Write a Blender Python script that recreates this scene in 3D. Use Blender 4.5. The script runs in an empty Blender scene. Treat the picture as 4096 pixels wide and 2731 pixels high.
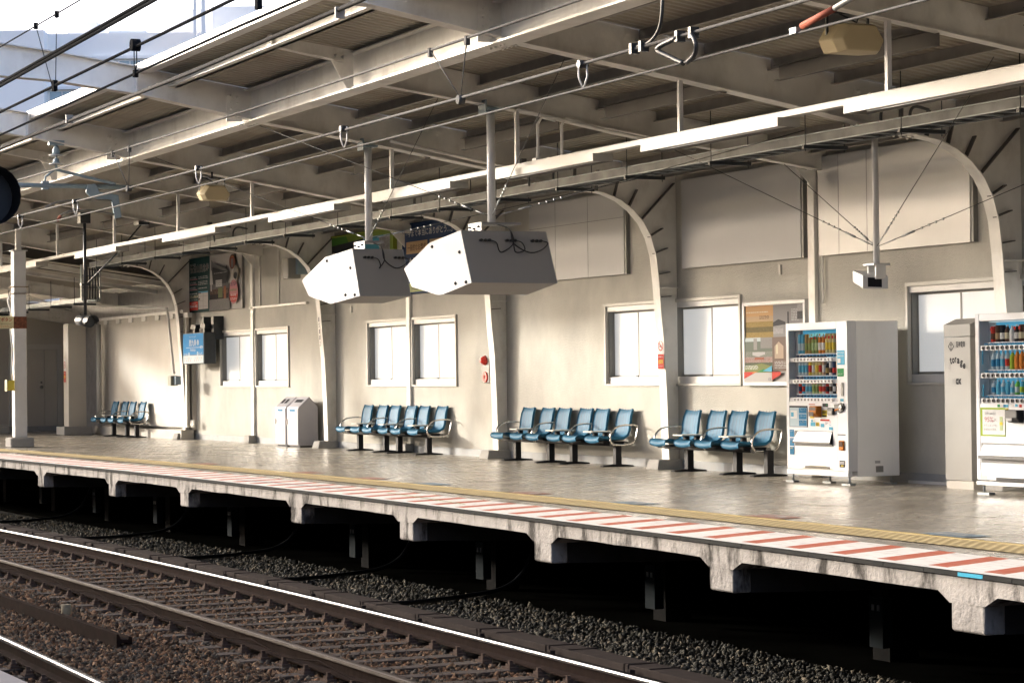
import bpy, math, random
import numpy as np
from mathutils import Vector, Matrix
random.seed(7); R=math.radians
SC=bpy.context.scene
COL=SC.collection
# ------------------------------------------------------------ camera, sky, sun, exposure
F_PX=9671.0; TH=math.atan2(4527.0,F_PX); PITCH=math.atan((1505.9-1365.5)/F_PX); ROLL=0.0115
F0=Vector((-math.cos(TH),math.sin(TH),0)); R0=Vector((math.sin(TH),math.cos(TH),0)); U0=Vector((0,0,1))
FW=F0*math.cos(PITCH)+U0*math.sin(PITCH); UP=U0*math.cos(PITCH)-F0*math.sin(PITCH)
RT=R0*math.cos(ROLL)-UP*math.sin(ROLL); UU=R0*math.sin(ROLL)+UP*math.cos(ROLL)
CAM=Vector((0,-15.676,1.26))
cam=bpy.data.cameras.new('camera'); camo=bpy.data.objects.new('camera',cam); COL.objects.link(camo)
cam.sensor_width=36; cam.lens=F_PX/4096*36; cam.clip_start=.1; cam.clip_end=2000
M=Matrix((RT,UU,-FW)).transposed().to_4x4(); M.translation=CAM; camo.matrix_world=M
SC.camera=camo
SUN_EL=R(12.5); SUN_PHI=R(54)       # elevation; swing from the wall normal towards the far end
sd=Vector((-math.sin(SUN_PHI)*math.cos(SUN_EL),-math.cos(SUN_PHI)*math.cos(SUN_EL),math.sin(SUN_EL)))
W=bpy.data.worlds.new('World'); SC.world=W; W.use_nodes=True
nt=W.node_tree; bg=nt.nodes['Background']
sky=nt.nodes.new('ShaderNodeTexSky'); sky.sky_type='NISHITA'; sky.sun_disc=False
sky.sun_elevation=SUN_EL; sky.sun_rotation=math.atan2(sd.x,sd.y); sky.air_density=.35; sky.dust_density=5.0; sky.ozone_density=0.3
nt.links.new(sky.outputs[0],bg.inputs[0]); bg.inputs[1].default_value=0.15
sl=bpy.data.lights.new('sun','SUN'); sl.energy=.85; sl.angle=R(4.0); sl.color=(1.0,.965,.89)
so=bpy.data.objects.new('sun',sl); COL.objects.link(so); so.rotation_euler=sd.to_track_quat('Z','Y').to_euler()
SC.view_settings.view_transform='Standard'; SC.view_settings.look='None'; SC.view_settings.gamma=1; SC.view_settings.exposure=2.6
SC.render.engine='CYCLES'
SC.cycles.max_bounces=8; SC.cycles.diffuse_bounces=4
# ------------------------------------------------------------ helpers
def mat(name,col,rough=.6,metal=0,var=.12,scale=2.0,bump=0,bscale=60,spec=.4,stain=None,stain_amt=.0,stain_scale=(1,1,1),coat=0,rvar=0,slo=.5,shi=.72):
    m=bpy.data.materials.new(name); m.use_nodes=True; n=m.node_tree.nodes; L=m.node_tree.links; b=n['Principled BSDF']
    b.inputs['Roughness'].default_value=rough; b.inputs['Metallic'].default_value=metal; b.inputs['Specular IOR Level'].default_value=spec
    b.inputs['Coat Weight'].default_value=coat
    g=n.new('ShaderNodeNewGeometry'); no=n.new('ShaderNodeTexNoise'); no.inputs['Scale'].default_value=scale; no.inputs['Detail'].default_value=6
    L.new(g.outputs['Position'],no.inputs['Vector'])
    mx=n.new('ShaderNodeMix'); mx.data_type='RGBA'
    c=Vector(col); mx.inputs[6].default_value=(*(c*(1-var)),1); mx.inputs[7].default_value=(*[min(1,x*(1+var)) for x in c],1)
    rp=n.new('ShaderNodeMapRange'); rp.inputs[1].default_value=.3; rp.inputs[2].default_value=.7; L.new(no.outputs[0],rp.inputs[0]); L.new(rp.outputs[0],mx.inputs[0])
    out=mx.outputs[2]
    if stain:
        mp=n.new('ShaderNodeMapping'); mp.inputs['Scale'].default_value=stain_scale; L.new(g.outputs['Position'],mp.inputs['Vector'])
        n2=n.new('ShaderNodeTexNoise'); n2.inputs['Scale'].default_value=1; n2.inputs['Detail'].default_value=8; n2.inputs['Roughness'].default_value=.65; L.new(mp.outputs[0],n2.inputs['Vector'])
        r2=n.new('ShaderNodeMapRange'); r2.inputs[1].default_value=slo; r2.inputs[2].default_value=shi; r2.inputs[4].default_value=stain_amt; L.new(n2.outputs[0],r2.inputs[0])
        m2=n.new('ShaderNodeMix'); m2.data_type='RGBA'; L.new(r2.outputs[0],m2.inputs[0]); L.new(out,m2.inputs[6]); m2.inputs[7].default_value=(*stain,1); out=m2.outputs[2]
    L.new(out,b.inputs['Base Color'])
    if rvar:
        r3=n.new('ShaderNodeMapRange'); r3.inputs[1].default_value=.3; r3.inputs[2].default_value=.7; r3.inputs[3].default_value=rough-rvar; r3.inputs[4].default_value=rough+rvar
        L.new(no.outputs[0],r3.inputs[0]); L.new(r3.outputs[0],b.inputs['Roughness'])
    if bump:
        nb=n.new('ShaderNodeTexNoise'); nb.inputs['Scale'].default_value=bscale; nb.inputs['Detail'].default_value=4; L.new(g.outputs['Position'],nb.inputs['Vector'])
        bp=n.new('ShaderNodeBump'); bp.inputs['Strength'].default_value=bump; bp.inputs['Distance'].default_value=.02; L.new(nb.outputs[0],bp.inputs['Height']); L.new(bp.outputs[0],b.inputs['Normal'])
    return m
class MB:
    def __init__(s): s.v=[]; s.f=[]; s.m=[]; s.sm=[]
    def face(s,idx,m=0,sm=False): s.f.append(tuple(idx)); s.m.append(m); s.sm.append(sm)
    def add(s,vs): b=len(s.v); s.v.extend([tuple(p) for p in vs]); return b
    def quad(s,a,b,c,d,m=0): i=s.add([a,b,c,d]); s.face((i,i+1,i+2,i+3),m)
    def box(s,x0,x1,y0,y1,z0,z1,m=0):
        i=s.add([(x,y,z) for z in (z0,z1) for y in (y0,y1) for x in (x0,x1)])
        for f in ((0,2,3,1),(4,5,7,6),(0,1,5,4),(2,6,7,3),(0,4,6,2),(1,3,7,5)): s.face([i+k for k in f],m)
        return s
    def bbox(s,x0,x1,y0,y1,z0,z1,b=.01,m=0):   # box with bevelled vertical and horizontal edges
        bm=[]; n=len(s.v)
        for (z,ins) in ((z0,b),(z0+b,0),(z1-b,0),(z1,b)):
            xa,xb,ya,yb=x0+ins,x1-ins,y0+ins,y1-ins; c=b if ins==0 else b*.6
            s.add([(xa+c,ya,z),(xb-c,ya,z),(xb,ya+c,z),(xb,yb-c,z),(xb-c,yb,z),(xa+c,yb,z),(xa,yb-c,z),(xa,ya+c,z)])
        for k in range(3):
            for j in range(8): s.face((n+k*8+j,n+k*8+(j+1)%8,n+(k+1)*8+(j+1)%8,n+(k+1)*8+j),m)
        s.face([n+j for j in range(7,-1,-1)],m); s.face([n+24+j for j in range(8)],m); return s
    def prism(s,poly,axis,a,b,m=0):
        def P(u,v,w): return {'x':(w,u,v),'y':(u,w,v),'z':(u,v,w)}[axis]
        n=len(poly); i=s.add([P(u,v,a) for u,v in poly]+[P(u,v,b) for u,v in poly])
        s.face([i+k for k in range(n)][::-1],m); s.face([i+n+k for k in range(n)],m)
        for k in range(n): s.face((i+k,i+(k+1)%n,i+n+(k+1)%n,i+n+k),m)
        return s
    def hose(s,pts,r,n=7,m=0):
        P=[Vector(p) for p in pts]; P=[P[0]]+P+[P[-1]]; out=[]
        for k in range(1,len(P)-2):
            a,b,c,d=P[k-1:k+3]
            for q in range(5):
                t=q/5; out.append(.5*((2*b)+(c-a)*t+(2*a-5*b+4*c-d)*t*t+(3*b-a-3*c+d)*t**3))
        out.append(P[-1]); return s.tube(out,r,n,m)
    def tube(s,pts,r,n=8,m=0,cap=True,rs=None):
        pts=[Vector(p) for p in pts]; rings=[]
        up=None
        for k,p in enumerate(pts):
            t=(pts[min(k+1,len(pts)-1)]-pts[max(k-1,0)]).normalized()
            if up is None: up=Vector((0,0,1)) if abs(t.z)<.9 else Vector((1,0,0))
            a=t.cross(up).normalized(); b=a.cross(t).normalized(); up=b
            rr=rs[k] if rs else r
            rings.append(s.add([p+(a*math.cos(q*2*math.pi/n)+b*math.sin(q*2*math.pi/n))*rr for q in range(n)]))
        for k in range(len(rings)-1):
            for q in range(n): s.face((rings[k]+q,rings[k]+(q+1)%n,rings[k+1]+(q+1)%n,rings[k+1]+q),m,True)
        if cap: s.face([rings[0]+q for q in range(n)][::-1],m); s.face([rings[-1]+q for q in range(n)],m)
        return s
    def strip(s,pts,w,axis='x',m=0,t=0.012):   # flat bar following (y,z) points, width w along X centred x0
        return s
    def text(s,txt,x,z,w,h,m=0,y=0,plane='y',rot=0,bold=.0):
        """flat lettering fitted to a w x h box whose lower-left corner is x,z on a plane of constant y (or x)"""
        vs,fs=glyphs(txt,bold)
        xs=[v[0] for v in vs]; ys=[v[1] for v in vs]; x0,x1,y0,y1=min(xs),max(xs),min(ys),max(ys)
        o=[]
        for (a,b) in vs:
            u=(a-x0)/(x1-x0)*w; q=(b-y0)/(y1-y0)*h
            if rot: c_,s_=math.cos(rot),math.sin(rot); u,q=u*c_-q*s_,u*s_+q*c_
            if plane=='y': o.append((x+u,y,z+q))
            elif plane=='x': o.append((y,x+u,z+q))
            else: o.append((x+u,z+q,y))
        i=s.add(o)
        for f in fs: s.face([i+k for k in f],m)
        return s
    def build(s,name,mats,parent=None,bevel=0,base=None):
        me=bpy.data.meshes.new(name); o=bpy.data.objects.new(name,me); COL.objects.link(o)
        org=Vector((0,0,0))
        if parent is not None: org=wpos(parent); o.parent=parent
        elif base is not None: org=Vector(base); o.location=org
        me.from_pydata([tuple(Vector(p)-org) for p in s.v],[],s.f)
        if not isinstance(mats,(list,tuple)): mats=[mats]
        for q in mats: me.materials.append(q)
        me.polygons.foreach_set('material_index',s.m); me.polygons.foreach_set('use_smooth',s.sm); me.update()
        if bevel:
            b=o.modifiers.new('bevel','BEVEL'); b.width=bevel; b.segments=2; b.limit_method='ANGLE'
        return o
_gc={}
def glyphs(t,bold=0):
    if (t,bold) in _gc: return _gc[(t,bold)]
    cu=bpy.data.curves.new('lettering','FONT'); cu.body=t; cu.resolution_u=3; cu.offset=bold; cu.space_line=1.0
    o=bpy.data.objects.new('lettering',cu); COL.objects.link(o)
    dg=bpy.context.evaluated_depsgraph_get(); me=bpy.data.meshes.new_from_object(o.evaluated_get(dg))
    r=([(v.co.x,v.co.y) for v in me.vertices],[tuple(p.vertices) for p in me.polygons])
    bpy.data.objects.remove(o); bpy.data.meshes.remove(me); bpy.data.curves.remove(cu)
    _gc[(t,bold)]=r; return r
def wpos(o):
    p=Vector(o.location)
    while o.parent: o=o.parent; p+=o.location
    return p
def tag(o,label=None,cat=None,group=None,kind=None):
    if label: o['label']=label
    if cat: o['category']=cat
    if group: o['group']=group
    if kind: o['kind']=kind
    return o
def thing(name,label,cat,loc=(0,0,0),group=None):
    o=bpy.data.objects.new(name,None); COL.objects.link(o); o.location=loc; o.empty_display_size=.2
    return tag(o,label,cat,group)
def dup(o,dx=(0,0,0),label=None,parent=None):
    c=o.copy(); COL.objects.link(c)
    if parent is not None: c.parent=parent
    else: c.location=Vector(o.location)+Vector(dx)
    if label: c['label']=label
    for ch in list(o.children): dup(ch,parent=c)
    return c
def struct(o): o['kind']='structure'; return o
K=1.0077
def wx(x): return x*K
def wz(z): return 1.26+(z-1.26)*K
WY=.12
def T(y): # top of girders / underside of roof sheet
    if y>-7.2: return 4.0-.147*y
    if y>-14.6: 
        u=(-7.2-y); return 5.058+.147*u-.0118*u*u
    return 5.5
# ------------------------------------------------------------ materials
m_cream=mat('cream_painted_steel',(.72,.70,.65),.45,var=.10,scale=3,stain=(.30,.24,.17),stain_amt=.35,stain_scale=(3,3,1.5),bump=.08,bscale=25)
m_lamp=mat('cream_lamp_housing',(.29,.278,.245),.5,var=.06,scale=3,stain=(.35,.28,.2),stain_amt=.2,stain_scale=(2,4,4))
m_white=mat('white_painted_steel',(.56,.555,.54),.4,var=.05,scale=4,stain=(.45,.38,.3),stain_amt=.15,stain_scale=(4,4,2))
m_whiteclean=mat('clean_white_panel',(.345,.356,.372),.5,var=.03,spec=.15)
m_sheet=mat('corrugated_steel_sheet',(.36,.335,.275),.55,var=.14,scale=1.2,stain=(.22,.16,.10),stain_amt=.4,stain_scale=(1.5,.6,1))
m_purlin=mat('grey_brown_purlin_paint',(.28,.265,.24),.55,var=.15,scale=5)
m_stucco=mat('rough_stucco',(.525,.508,.45),.85,var=.09,scale=1.1,bump=.8,bscale=120,stain=(.36,.345,.315),stain_amt=.8,stain_scale=(.8,.8,.55),spec=.2,slo=.45,shi=.75)
m_siding=mat('cream_siding',(.44,.41,.355),.6,var=.06,scale=1.3,stain=(.42,.37,.3),stain_amt=.4,stain_scale=(2.5,2.5,.5),bump=.1,bscale=30)
m_block=mat('grey_base_block',(.30,.29,.27),.9,var=.1,scale=6,bump=.4,bscale=40,stain=(.15,.14,.12),stain_amt=.4,stain_scale=(6,6,6))
m_plinth=mat('grey_plinth_paint',(.24,.25,.255),.6,var=.12,scale=6,stain=(.2,.17,.13),stain_amt=.5,stain_scale=(5,5,5))
m_conc=mat('weathered_concrete',(.31,.285,.26),.9,var=.16,scale=5,bump=.7,bscale=28,stain=(.05,.044,.038),stain_amt=1.0,slo=.50,shi=.62,stain_scale=(4.5,4.5,1.6),spec=.2)
m_concd=mat('shade_dark_concrete',(.03,.028,.026),.95,var=.2,scale=4,bump=.4)  # underside and beam rears coloured near black for the shade below the deck
m_shade=mat('shade_black_back_wall',(.0035,.0035,.003),1.0,var=.3,scale=2,spec=0)
m_alu=mat('anodised_aluminium',(.20,.195,.18),.5,metal=.1,var=.05)
m_beige=mat('beige_window_surround',(.46,.445,.40),.5,var=.06)
m_dark=mat('dark_gap',(.03,.03,.03),.7,var=.1)
m_black=mat('black_rubber',(.012,.013,.015),.45,var=.1)
m_blackm=mat('black_painted_steel',(.022,.026,.03),.4,var=.2,scale=8)
m_galv=mat('galvanised_steel',(.24,.26,.265),.5,metal=.45,var=.18,scale=9,rvar=.1)
m_trayweb=mat('dull_tray_side',(.085,.088,.086),.5,metal=.2,var=.5,scale=3)
m_bluegrey=mat('blue_grey_painted_steel',(.22,.29,.33),.45,var=.15,scale=9)
m_wire=mat('weathered_wire',(.08,.08,.078),.8,var=.2,scale=20,spec=.1)
m_wirek=mat('dark_wire',(.01,.012,.015),.95,var=.2,spec=.03)
m_rust=mat('rusty_rail_side',(.024,.015,.012),.95,spec=.05,var=.25,scale=12,bump=.2)
m_shine=mat('polished_rail_head',(.75,.76,.78),.16,metal=1,var=.05,scale=8)
m_dull=mat('dull_rail_head',(.05,.036,.025),.6,spec=.2,var=.25,scale=6)
m_sleeper=mat('weathered_timber_sleeper',(.058,.043,.034),.9,var=.25,scale=7,bump=.6,bscale=30)
m_clip=mat('rusty_clip',(.10,.07,.055),.85,var=.2,scale=15,spec=.1)
m_trough=mat('brown_cable_cover',(.036,.028,.025),.9,var=.2,scale=7,bump=.2,spec=.08)
m_seat=mat('blue_moulded_seat',(.013,.112,.205),.62,var=.05,scale=6,spec=.28)
m_seatl=mat('seat_groove',(.004,.04,.09),.6,var=.05)
m_chrome=mat('stainless_tube',(.55,.53,.50),.22,metal=1,var=.08)
m_table=mat('pale_laminate',(.62,.59,.52),.4,var=.05)
m_flap=mat('brushed_flap',(.20,.20,.197),.45,metal=.6,var=.15,scale=3)
m_leg=mat('dark_bench_steel',(.02,.02,.022),.6,spec=.2,var=.2)
m_vend=mat('white_enamel',(.56,.57,.585),.28,var=.02,scale=3,coat=.3)
m_vside=mat('grey_white_enamel_side',(.76,.76,.745),.35,var=.03,scale=2,stain=(.42,.40,.37),stain_amt=.25,stain_scale=(3,3,.7))
m_steel=mat('brushed_grey_locker',(.255,.245,.225),.5,var=.04,scale=2,spec=.2)
m_bin=mat('lilac_grey_bin_paint',(.34,.33,.35),.5,var=.03)
m_bingl=mat('frosted_bin_window',(.45,.50,.52),.25,var=.15,scale=9)
m_mon=mat('grey_monitor_housing',(.27,.265,.26),.5,var=.04)
m_yel=mat('yellow_box_paint',(.62,.50,.06),.5,var=.08)
m_rusty=mat('rust_patch',(.16,.06,.03),.9,var=.5,scale=20)
m_red=mat('red_enamel',(.62,.04,.025),.35,var=.05)
m_beam_dark=mat('dark_eave',(.12,.11,.10),.7,var=.2)
m_tile=None
PAL={}
def pc(name,col,rough=.7,**k):
    k.setdefault('spec',.15)
    if name not in PAL: PAL[name]=mat(name+'_print',tuple(c_*.66 for c_ in col),rough,var=.03,**k)
    return PAL[name]
WHT=pc('white',(.80,.80,.78)); BLK=pc('black',(.02,.02,.025)); BLU=pc('blue',(.03,.22,.42)); RED=pc('red',(.60,.05,.03)); GRN=pc('green',(.05,.32,.10))
YEL=pc('yellow',(.78,.60,.07)); SKY=pc('sky_blue',(.12,.46,.66)); ORG=pc('orange',(.72,.25,.04)); NAV=pc('navy',(.02,.05,.13)); TEAL=pc('dark_teal',(.01,.06,.06))
PNK=pc('pink',(.62,.25,.27)); GRY=pc('grey',(.3,.3,.3)); LIM=pc('lime',(.36,.50,.04)); BRN=pc('brown',(.12,.06,.035)); CRM=pc('cream',(.74,.66,.45)); LGY=pc('light_grey',(.55,.55,.54))
def tile_mat():
    m=bpy.data.materials.new('glazed_floor_tile'); m.use_nodes=True; n=m.node_tree.nodes; L=m.node_tree.links; b=n['Principled BSDF']
    g=n.new('ShaderNodeNewGeometry')
    br=n.new('ShaderNodeTexBrick'); br.inputs['Scale'].default_value=1; br.inputs['Brick Width'].default_value=.3; br.inputs['Row Height'].default_value=.15
    br.inputs['Mortar Size'].default_value=.012; br.inputs['Mortar Smooth'].default_value=.2; br.inputs['Bias'].default_value=0
    br.inputs['Color1'].default_value=(.38,.35,.29,1); br.inputs['Color2'].default_value=(.46,.425,.355,1); br.inputs['Mortar'].default_value=(.10,.09,.078,1)
    mp=n.new('ShaderNodeMapping'); mp.inputs['Rotation'].default_value=(0,0,R(90)); L.new(g.outputs['Position'],mp.inputs[0]); L.new(mp.outputs[0],br.inputs['Vector'])
    no=n.new('ShaderNodeTexNoise'); no.inputs['Scale'].default_value=1.3; no.inputs['Detail'].default_value=5; L.new(g.outputs['Position'],no.inputs[0])
    mx=n.new('ShaderNodeMix'); mx.data_type='RGBA'; mx.blend_type='MULTIPLY'; mx.inputs[0].default_value=1
    cr=n.new('ShaderNodeMapRange'); cr.inputs[1].default_value=.3; cr.inputs[2].default_value=.7; cr.inputs[3].default_value=.82; cr.inputs[4].default_value=1.08; L.new(no.outputs[0],cr.inputs[0])
    L.new(br.outputs[0],mx.inputs[6]); L.new(cr.outputs[0],mx.inputs[7]); L.new(mx.outputs[2],b.inputs['Base Color'])
    rr=n.new('ShaderNodeMapRange'); rr.inputs[1].default_value=.3; rr.inputs[2].default_value=.7; rr.inputs[3].default_value=.22; rr.inputs[4].default_value=.30; L.new(no.outputs[0],rr.inputs[0])
    L.new(rr.outputs[0],b.inputs['Roughness']); b.inputs['Specular IOR Level'].default_value=.5
    n2=n.new('ShaderNodeTexNoise'); n2.inputs['Scale'].default_value=9; n2.inputs['Detail'].default_value=3; L.new(g.outputs['Position'],n2.inputs[0])
    bp=n.new('ShaderNodeBump'); bp.inputs['Strength'].default_value=.06; bp.inputs['Distance'].default_value=.004; L.new(n2.outputs[0],bp.inputs['Height'])
    b2=n.new('ShaderNodeBump'); b2.inputs['Strength'].default_value=.4; b2.inputs['Distance'].default_value=.002; b2.invert=True; L.new(br.outputs['Fac'],b2.inputs['Height']); L.new(bp.outputs[0],b2.inputs['Normal']); L.new(b2.outputs[0],b.inputs['Normal'])
    return m
m_tile=tile_mat()
def dot_mat():   # yellow tactile slab with raised dots
    m=mat('yellow_tactile_slab',(.64,.54,.30),.6,var=.10,scale=3,stain=(.34,.26,.12),stain_amt=.5,stain_scale=(6,6,6))
    n=m.node_tree.nodes; L=m.node_tree.links; b=n['Principled BSDF']
    g=n.new('ShaderNodeNewGeometry'); s=n.new('ShaderNodeVectorMath'); s.operation='SCALE'; s.inputs[3].default_value=2*math.pi/.12; L.new(g.outputs['Position'],s.inputs[0])
    sp=n.new('ShaderNodeSeparateXYZ'); L.new(s.outputs[0],sp.inputs[0])
    def mth(op,a,c=None,val=None):
        q=n.new('ShaderNodeMath'); q.operation=op; L.new(a,q.inputs[0])
        if c is not None: L.new(c,q.inputs[1])
        if val is not None: q.inputs[1].default_value=val
        return q.outputs[0]
    h=mth('MULTIPLY',mth('COSINE',sp.outputs[0]),mth('COSINE',sp.outputs[1])); h=mth('MAXIMUM',h,val=.1)
    src=b.inputs['Base Color'].links[0].from_socket; mx=n.new('ShaderNodeMix'); mx.data_type='RGBA'; mx.blend_type='MULTIPLY'; L.new(src,mx.inputs[6]); mx.inputs[7].default_value=(.6,.55,.5,1)
    q=n.new('ShaderNodeMapRange'); q.inputs[1].default_value=.1; q.inputs[2].default_value=.4; q.inputs[3].default_value=.9; q.inputs[4].default_value=0; L.new(h,q.inputs[0]); L.new(q.outputs[0],mx.inputs[0]); L.new(mx.outputs[2],b.inputs['Base Color'])
    bp=n.new('ShaderNodeBump'); bp.inputs['Strength'].default_value=1; bp.inputs['Distance'].default_value=.008; L.new(h,bp.inputs['Height']); L.new(bp.outputs[0],b.inputs['Normal'])
    return m
m_tact=dot_mat()
def glass_frost():
    m=bpy.data.materials.new('frosted_wired_glass'); m.use_nodes=True; n=m.node_tree.nodes; L=m.node_tree.links; b=n['Principled BSDF']
    b.inputs['Base Color'].default_value=(.55,.55,.53,1); b.inputs['Roughness'].default_value=.3
    tr=n.new('ShaderNodeBsdfTranslucent'); tr.inputs[0].default_value=(.95,.97,.97,1); ms=n.new('ShaderNodeMixShader'); ms.inputs[0].default_value=.3
    b.inputs['Emission Color'].default_value=(1,.98,.93,1); b.inputs['Emission Strength'].default_value=.06  # faint glow added to stand for daylight behind the panes
    L.new(b.outputs[0],ms.inputs[1]); L.new(tr.outputs[0],ms.inputs[2]); L.new(ms.outputs[0],n['Material Output'].inputs[0])
    g=n.new('ShaderNodeNewGeometry'); v=n.new('ShaderNodeTexVoronoi'); v.inputs['Scale'].default_value=28; v.inputs['Randomness'].default_value=0; L.new(g.outputs['Position'],v.inputs[0])
    bp=n.new('ShaderNodeBump'); bp.inputs['Strength'].default_value=.35; bp.inputs['Distance'].default_value=.005; L.new(v.outputs[0],bp.inputs['Height']); L.new(bp.outputs[0],b.inputs['Normal'])
    return m
m_frost=glass_frost()
def clear_glass():
    m=bpy.data.materials.new('clear_display_glass'); m.use_nodes=True; n=m.node_tree.nodes; L=m.node_tree.links
    t=n.new('ShaderNodeBsdfTransparent'); gl=n.new('ShaderNodeBsdfGlossy'); gl.inputs['Roughness'].default_value=.05; fr=n.new('ShaderNodeFresnel'); fr.inputs[0].default_value=1.25
    ms=n.new('ShaderNodeMixShader'); L.new(fr.outputs[0],ms.inputs[0]); L.new(t.outputs[0],ms.inputs[1]); L.new(gl.outputs[0],ms.inputs[2]); L.new(ms.outputs[0],n['Material Output'].inputs[0])
    return m
m_glass=clear_glass()
def emis(name,col,s):
    m=bpy.data.materials.new(name); m.use_nodes=True; b=m.node_tree.nodes['Principled BSDF']; b.inputs['Base Color'].default_value=(*col,1); b.inputs['Emission Color'].default_value=(*col,1); b.inputs['Emission Strength'].default_value=s; b.inputs['Roughness'].default_value=.7; b.inputs['Specular IOR Level'].default_value=.1
    return m
# ------------------------------------------------------------ platform, track bed (setting)
def edgeY(x): return -6.26-(x+30)**2/680.0 if x>-30 else -6.26-(x+30)**2/560.0
def railAY(x): return -6.86-((x+29)**2)/(640.0 if x>-29 else 430.)
XS=[-80+2.*i for i in range(46)]
def ribbon(mb,xs,y0f,y1f,z,m=0):
    a=mb.add([(x,y0f(x),z) for x in xs]+[(x,y1f(x),z) for x in xs]); n=len(xs)
    for i in range(n-1): mb.face((a+i,a+i+1,a+n+i+1,a+n+i),m)
mb=MB(); ribbon(mb,XS,lambda x:edgeY(x)+.03,lambda x:1.0,0.0); o=struct(mb.build('platform_floor',m_tile))
# concrete deck with haunched cantilever beams (fascia seen from the track)
mb=MB()
bx=[-61.5,-57.6,-53.4,-49.4,-45.2,-41.3,-37.45,-33.65,-30.3,-26.0,-22.6,-19.25,-15.9,-12.55,-9.2,-5.8]
prof=[(-80,-.137)]
for b in bx: prof+=[(b-.34,-.137),(b-.2,-.20),(b+.2,-.20),(b+.34,-.137)]
prof+=[(8,-.137)]
pts=[]
for (x0,z0),(x1,z1) in zip(prof[:-1],prof[1:]):
    n=max(1,int((x1-x0)/.35)); pts+=[(x0+(x1-x0)*k/n,z0+(z1-z0)*k/n+random.uniform(-.004,.004)) for k in range(n)]
pts.append(prof[-1])
n=len(pts); fy=lambda x:edgeY(x)+.035
a=mb.add([(x,fy(x),-.024) for x,z in pts]+[(x,fy(x)+random.uniform(-.004,.004),z) for x,z in pts]+[(x,fy(x)+.35,z-.0) for x,z in pts])
for i in range(n-1):
    mb.face((a+n+i,a+n+i+1,a+i+1,a+i)); mb.face((a+2*n+i,a+2*n+i+1,a+n+i+1,a+n+i))
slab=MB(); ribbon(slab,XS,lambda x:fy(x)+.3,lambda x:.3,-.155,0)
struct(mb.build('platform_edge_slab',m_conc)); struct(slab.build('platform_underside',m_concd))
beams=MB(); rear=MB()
for b in bx:
    y=edgeY(b)+.04
    beams.prism([(y,-.2),(y+.0,-.37),(y+.02,-.38),(y+.16,-.382),(y+.16,-.16),(y,-.16)],'x',b-.175,b+.175)
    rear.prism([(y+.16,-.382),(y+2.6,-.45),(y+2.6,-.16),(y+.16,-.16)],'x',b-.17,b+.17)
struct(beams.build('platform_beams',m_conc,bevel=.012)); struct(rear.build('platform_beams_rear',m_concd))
mb=MB()
for i in range(len(XS)-1):
    x0,x1=XS[i],XS[i+1]; nseg=4
    for k in range(nseg):
        a0=x0+(x1-x0)*k/nseg; a1=x0+(x1-x0)*(k+1)/nseg-.006
        for (p,q) in ((a0,a1),):
            j=mb.add([(p,edgeY(p),-.024),(q,edgeY(q),-.024),(q,edgeY(q)+.035,-.024),(p,edgeY(p)+.035,-.024),(p,edgeY(p)+.006,.003),(q,edgeY(q)+.006,.003),(q,edgeY(q)+.035,.003),(p,edgeY(p)+.035,.003)])
            for f in ((0,3,2,1),(4,5,6,7),(0,1,5,4),(1,2,6,5),(2,3,7,6),(3,0,4,7)): mb.face([j+t for t in f],0)
m_kerb=mat('dark_kerb_edging',(.022,.022,.02),.9,spec=.1,var=.2,scale=8)
struct(mb.build('platform_kerb',m_kerb))
# painted markings
def wn(name,base,over,amt):
    return mat(name,base,.65,var=.05,stain=over,stain_amt=amt,stain_scale=(5,18,1))
m_pw=wn('worn_white_paint',(.80,.78,.74),(.40,.37,.33),.75); m_pr=wn('worn_red_paint',(.46,.115,.06),(.50,.33,.26),.6)
mb=MB(); ribbon(mb,[-60+.5*i for i in range(110)],lambda x:edgeY(x)+.037,lambda x:edgeY(x)+.13,.004,0)
mr=MB(); xi=-60.0
while xi<-4:
    def pt(x,t): # t 0..1 across the striped band; stripes slant
        X=x-.36*t; return (X,edgeY(X)+.13+t*.74,.004)
    mb.quad(pt(xi,0),pt(xi+.415,0),pt(xi+.415,1),pt(xi,1)); mr.quad(pt(xi+.415,.0),pt(xi+.645,.0),pt(xi+.645,1),pt(xi+.415,1)); xi+=.645
tag(struct(mb.build('white_edge_markings',m_pw))); struct(mr.build('red_edge_stripes',m_pr))
mb=MB(); ribbon(mb,[-62+.75*i for i in range(80)],lambda x:edgeY(x)+1.17,lambda x:edgeY(x)+1.60,.008,0)
mt=MB()
for i in range(80):
    x=-62+.75*i
    mt.box(x,x+.735,edgeY(x)+1.60,edgeY(x)+1.65,.0,.012)
struct(mb.build('tactile_paving',m_tact)); struct(mt.build('tactile_paving_lip',pc('tactile_lip',(.66,.52,.24))))
# painted floor decals beside the tactile strip
def decal(x0,x1,y0,y1,m,txt,lab):
    q=MB(); q.quad((x0,y0,.005),(x1,y0,.005),(x1,y1,.005),(x0,y1,.005),0)
    if txt: q.text(txt,x0+.05,y0+.08,(x1-x0)-.1,(y1-y0)-.16,1,y=.009,plane='z')
    return struct(q.build('floor_marking',[m,WHT]))
fr_=pc('faded_red',(.60,.36,.30)); fb_=pc('faded_blue',(.30,.40,.48))
for (x,c,t) in ((-23.85,fr_,'4'),(-21.35,fb_,'4'),(-18.6,fr_,'3'),(-15.75,fb_,'6'),(-14.0,fr_,'5'),(-28.6,fr_,''),(-30.9,fr_,''),(-35.2,fr_,''),(-26.6,fb_,'')): 
    yy=edgeY(x)+1.72; decal(x,x+.6,yy,yy+.28,c,t,'')
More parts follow.
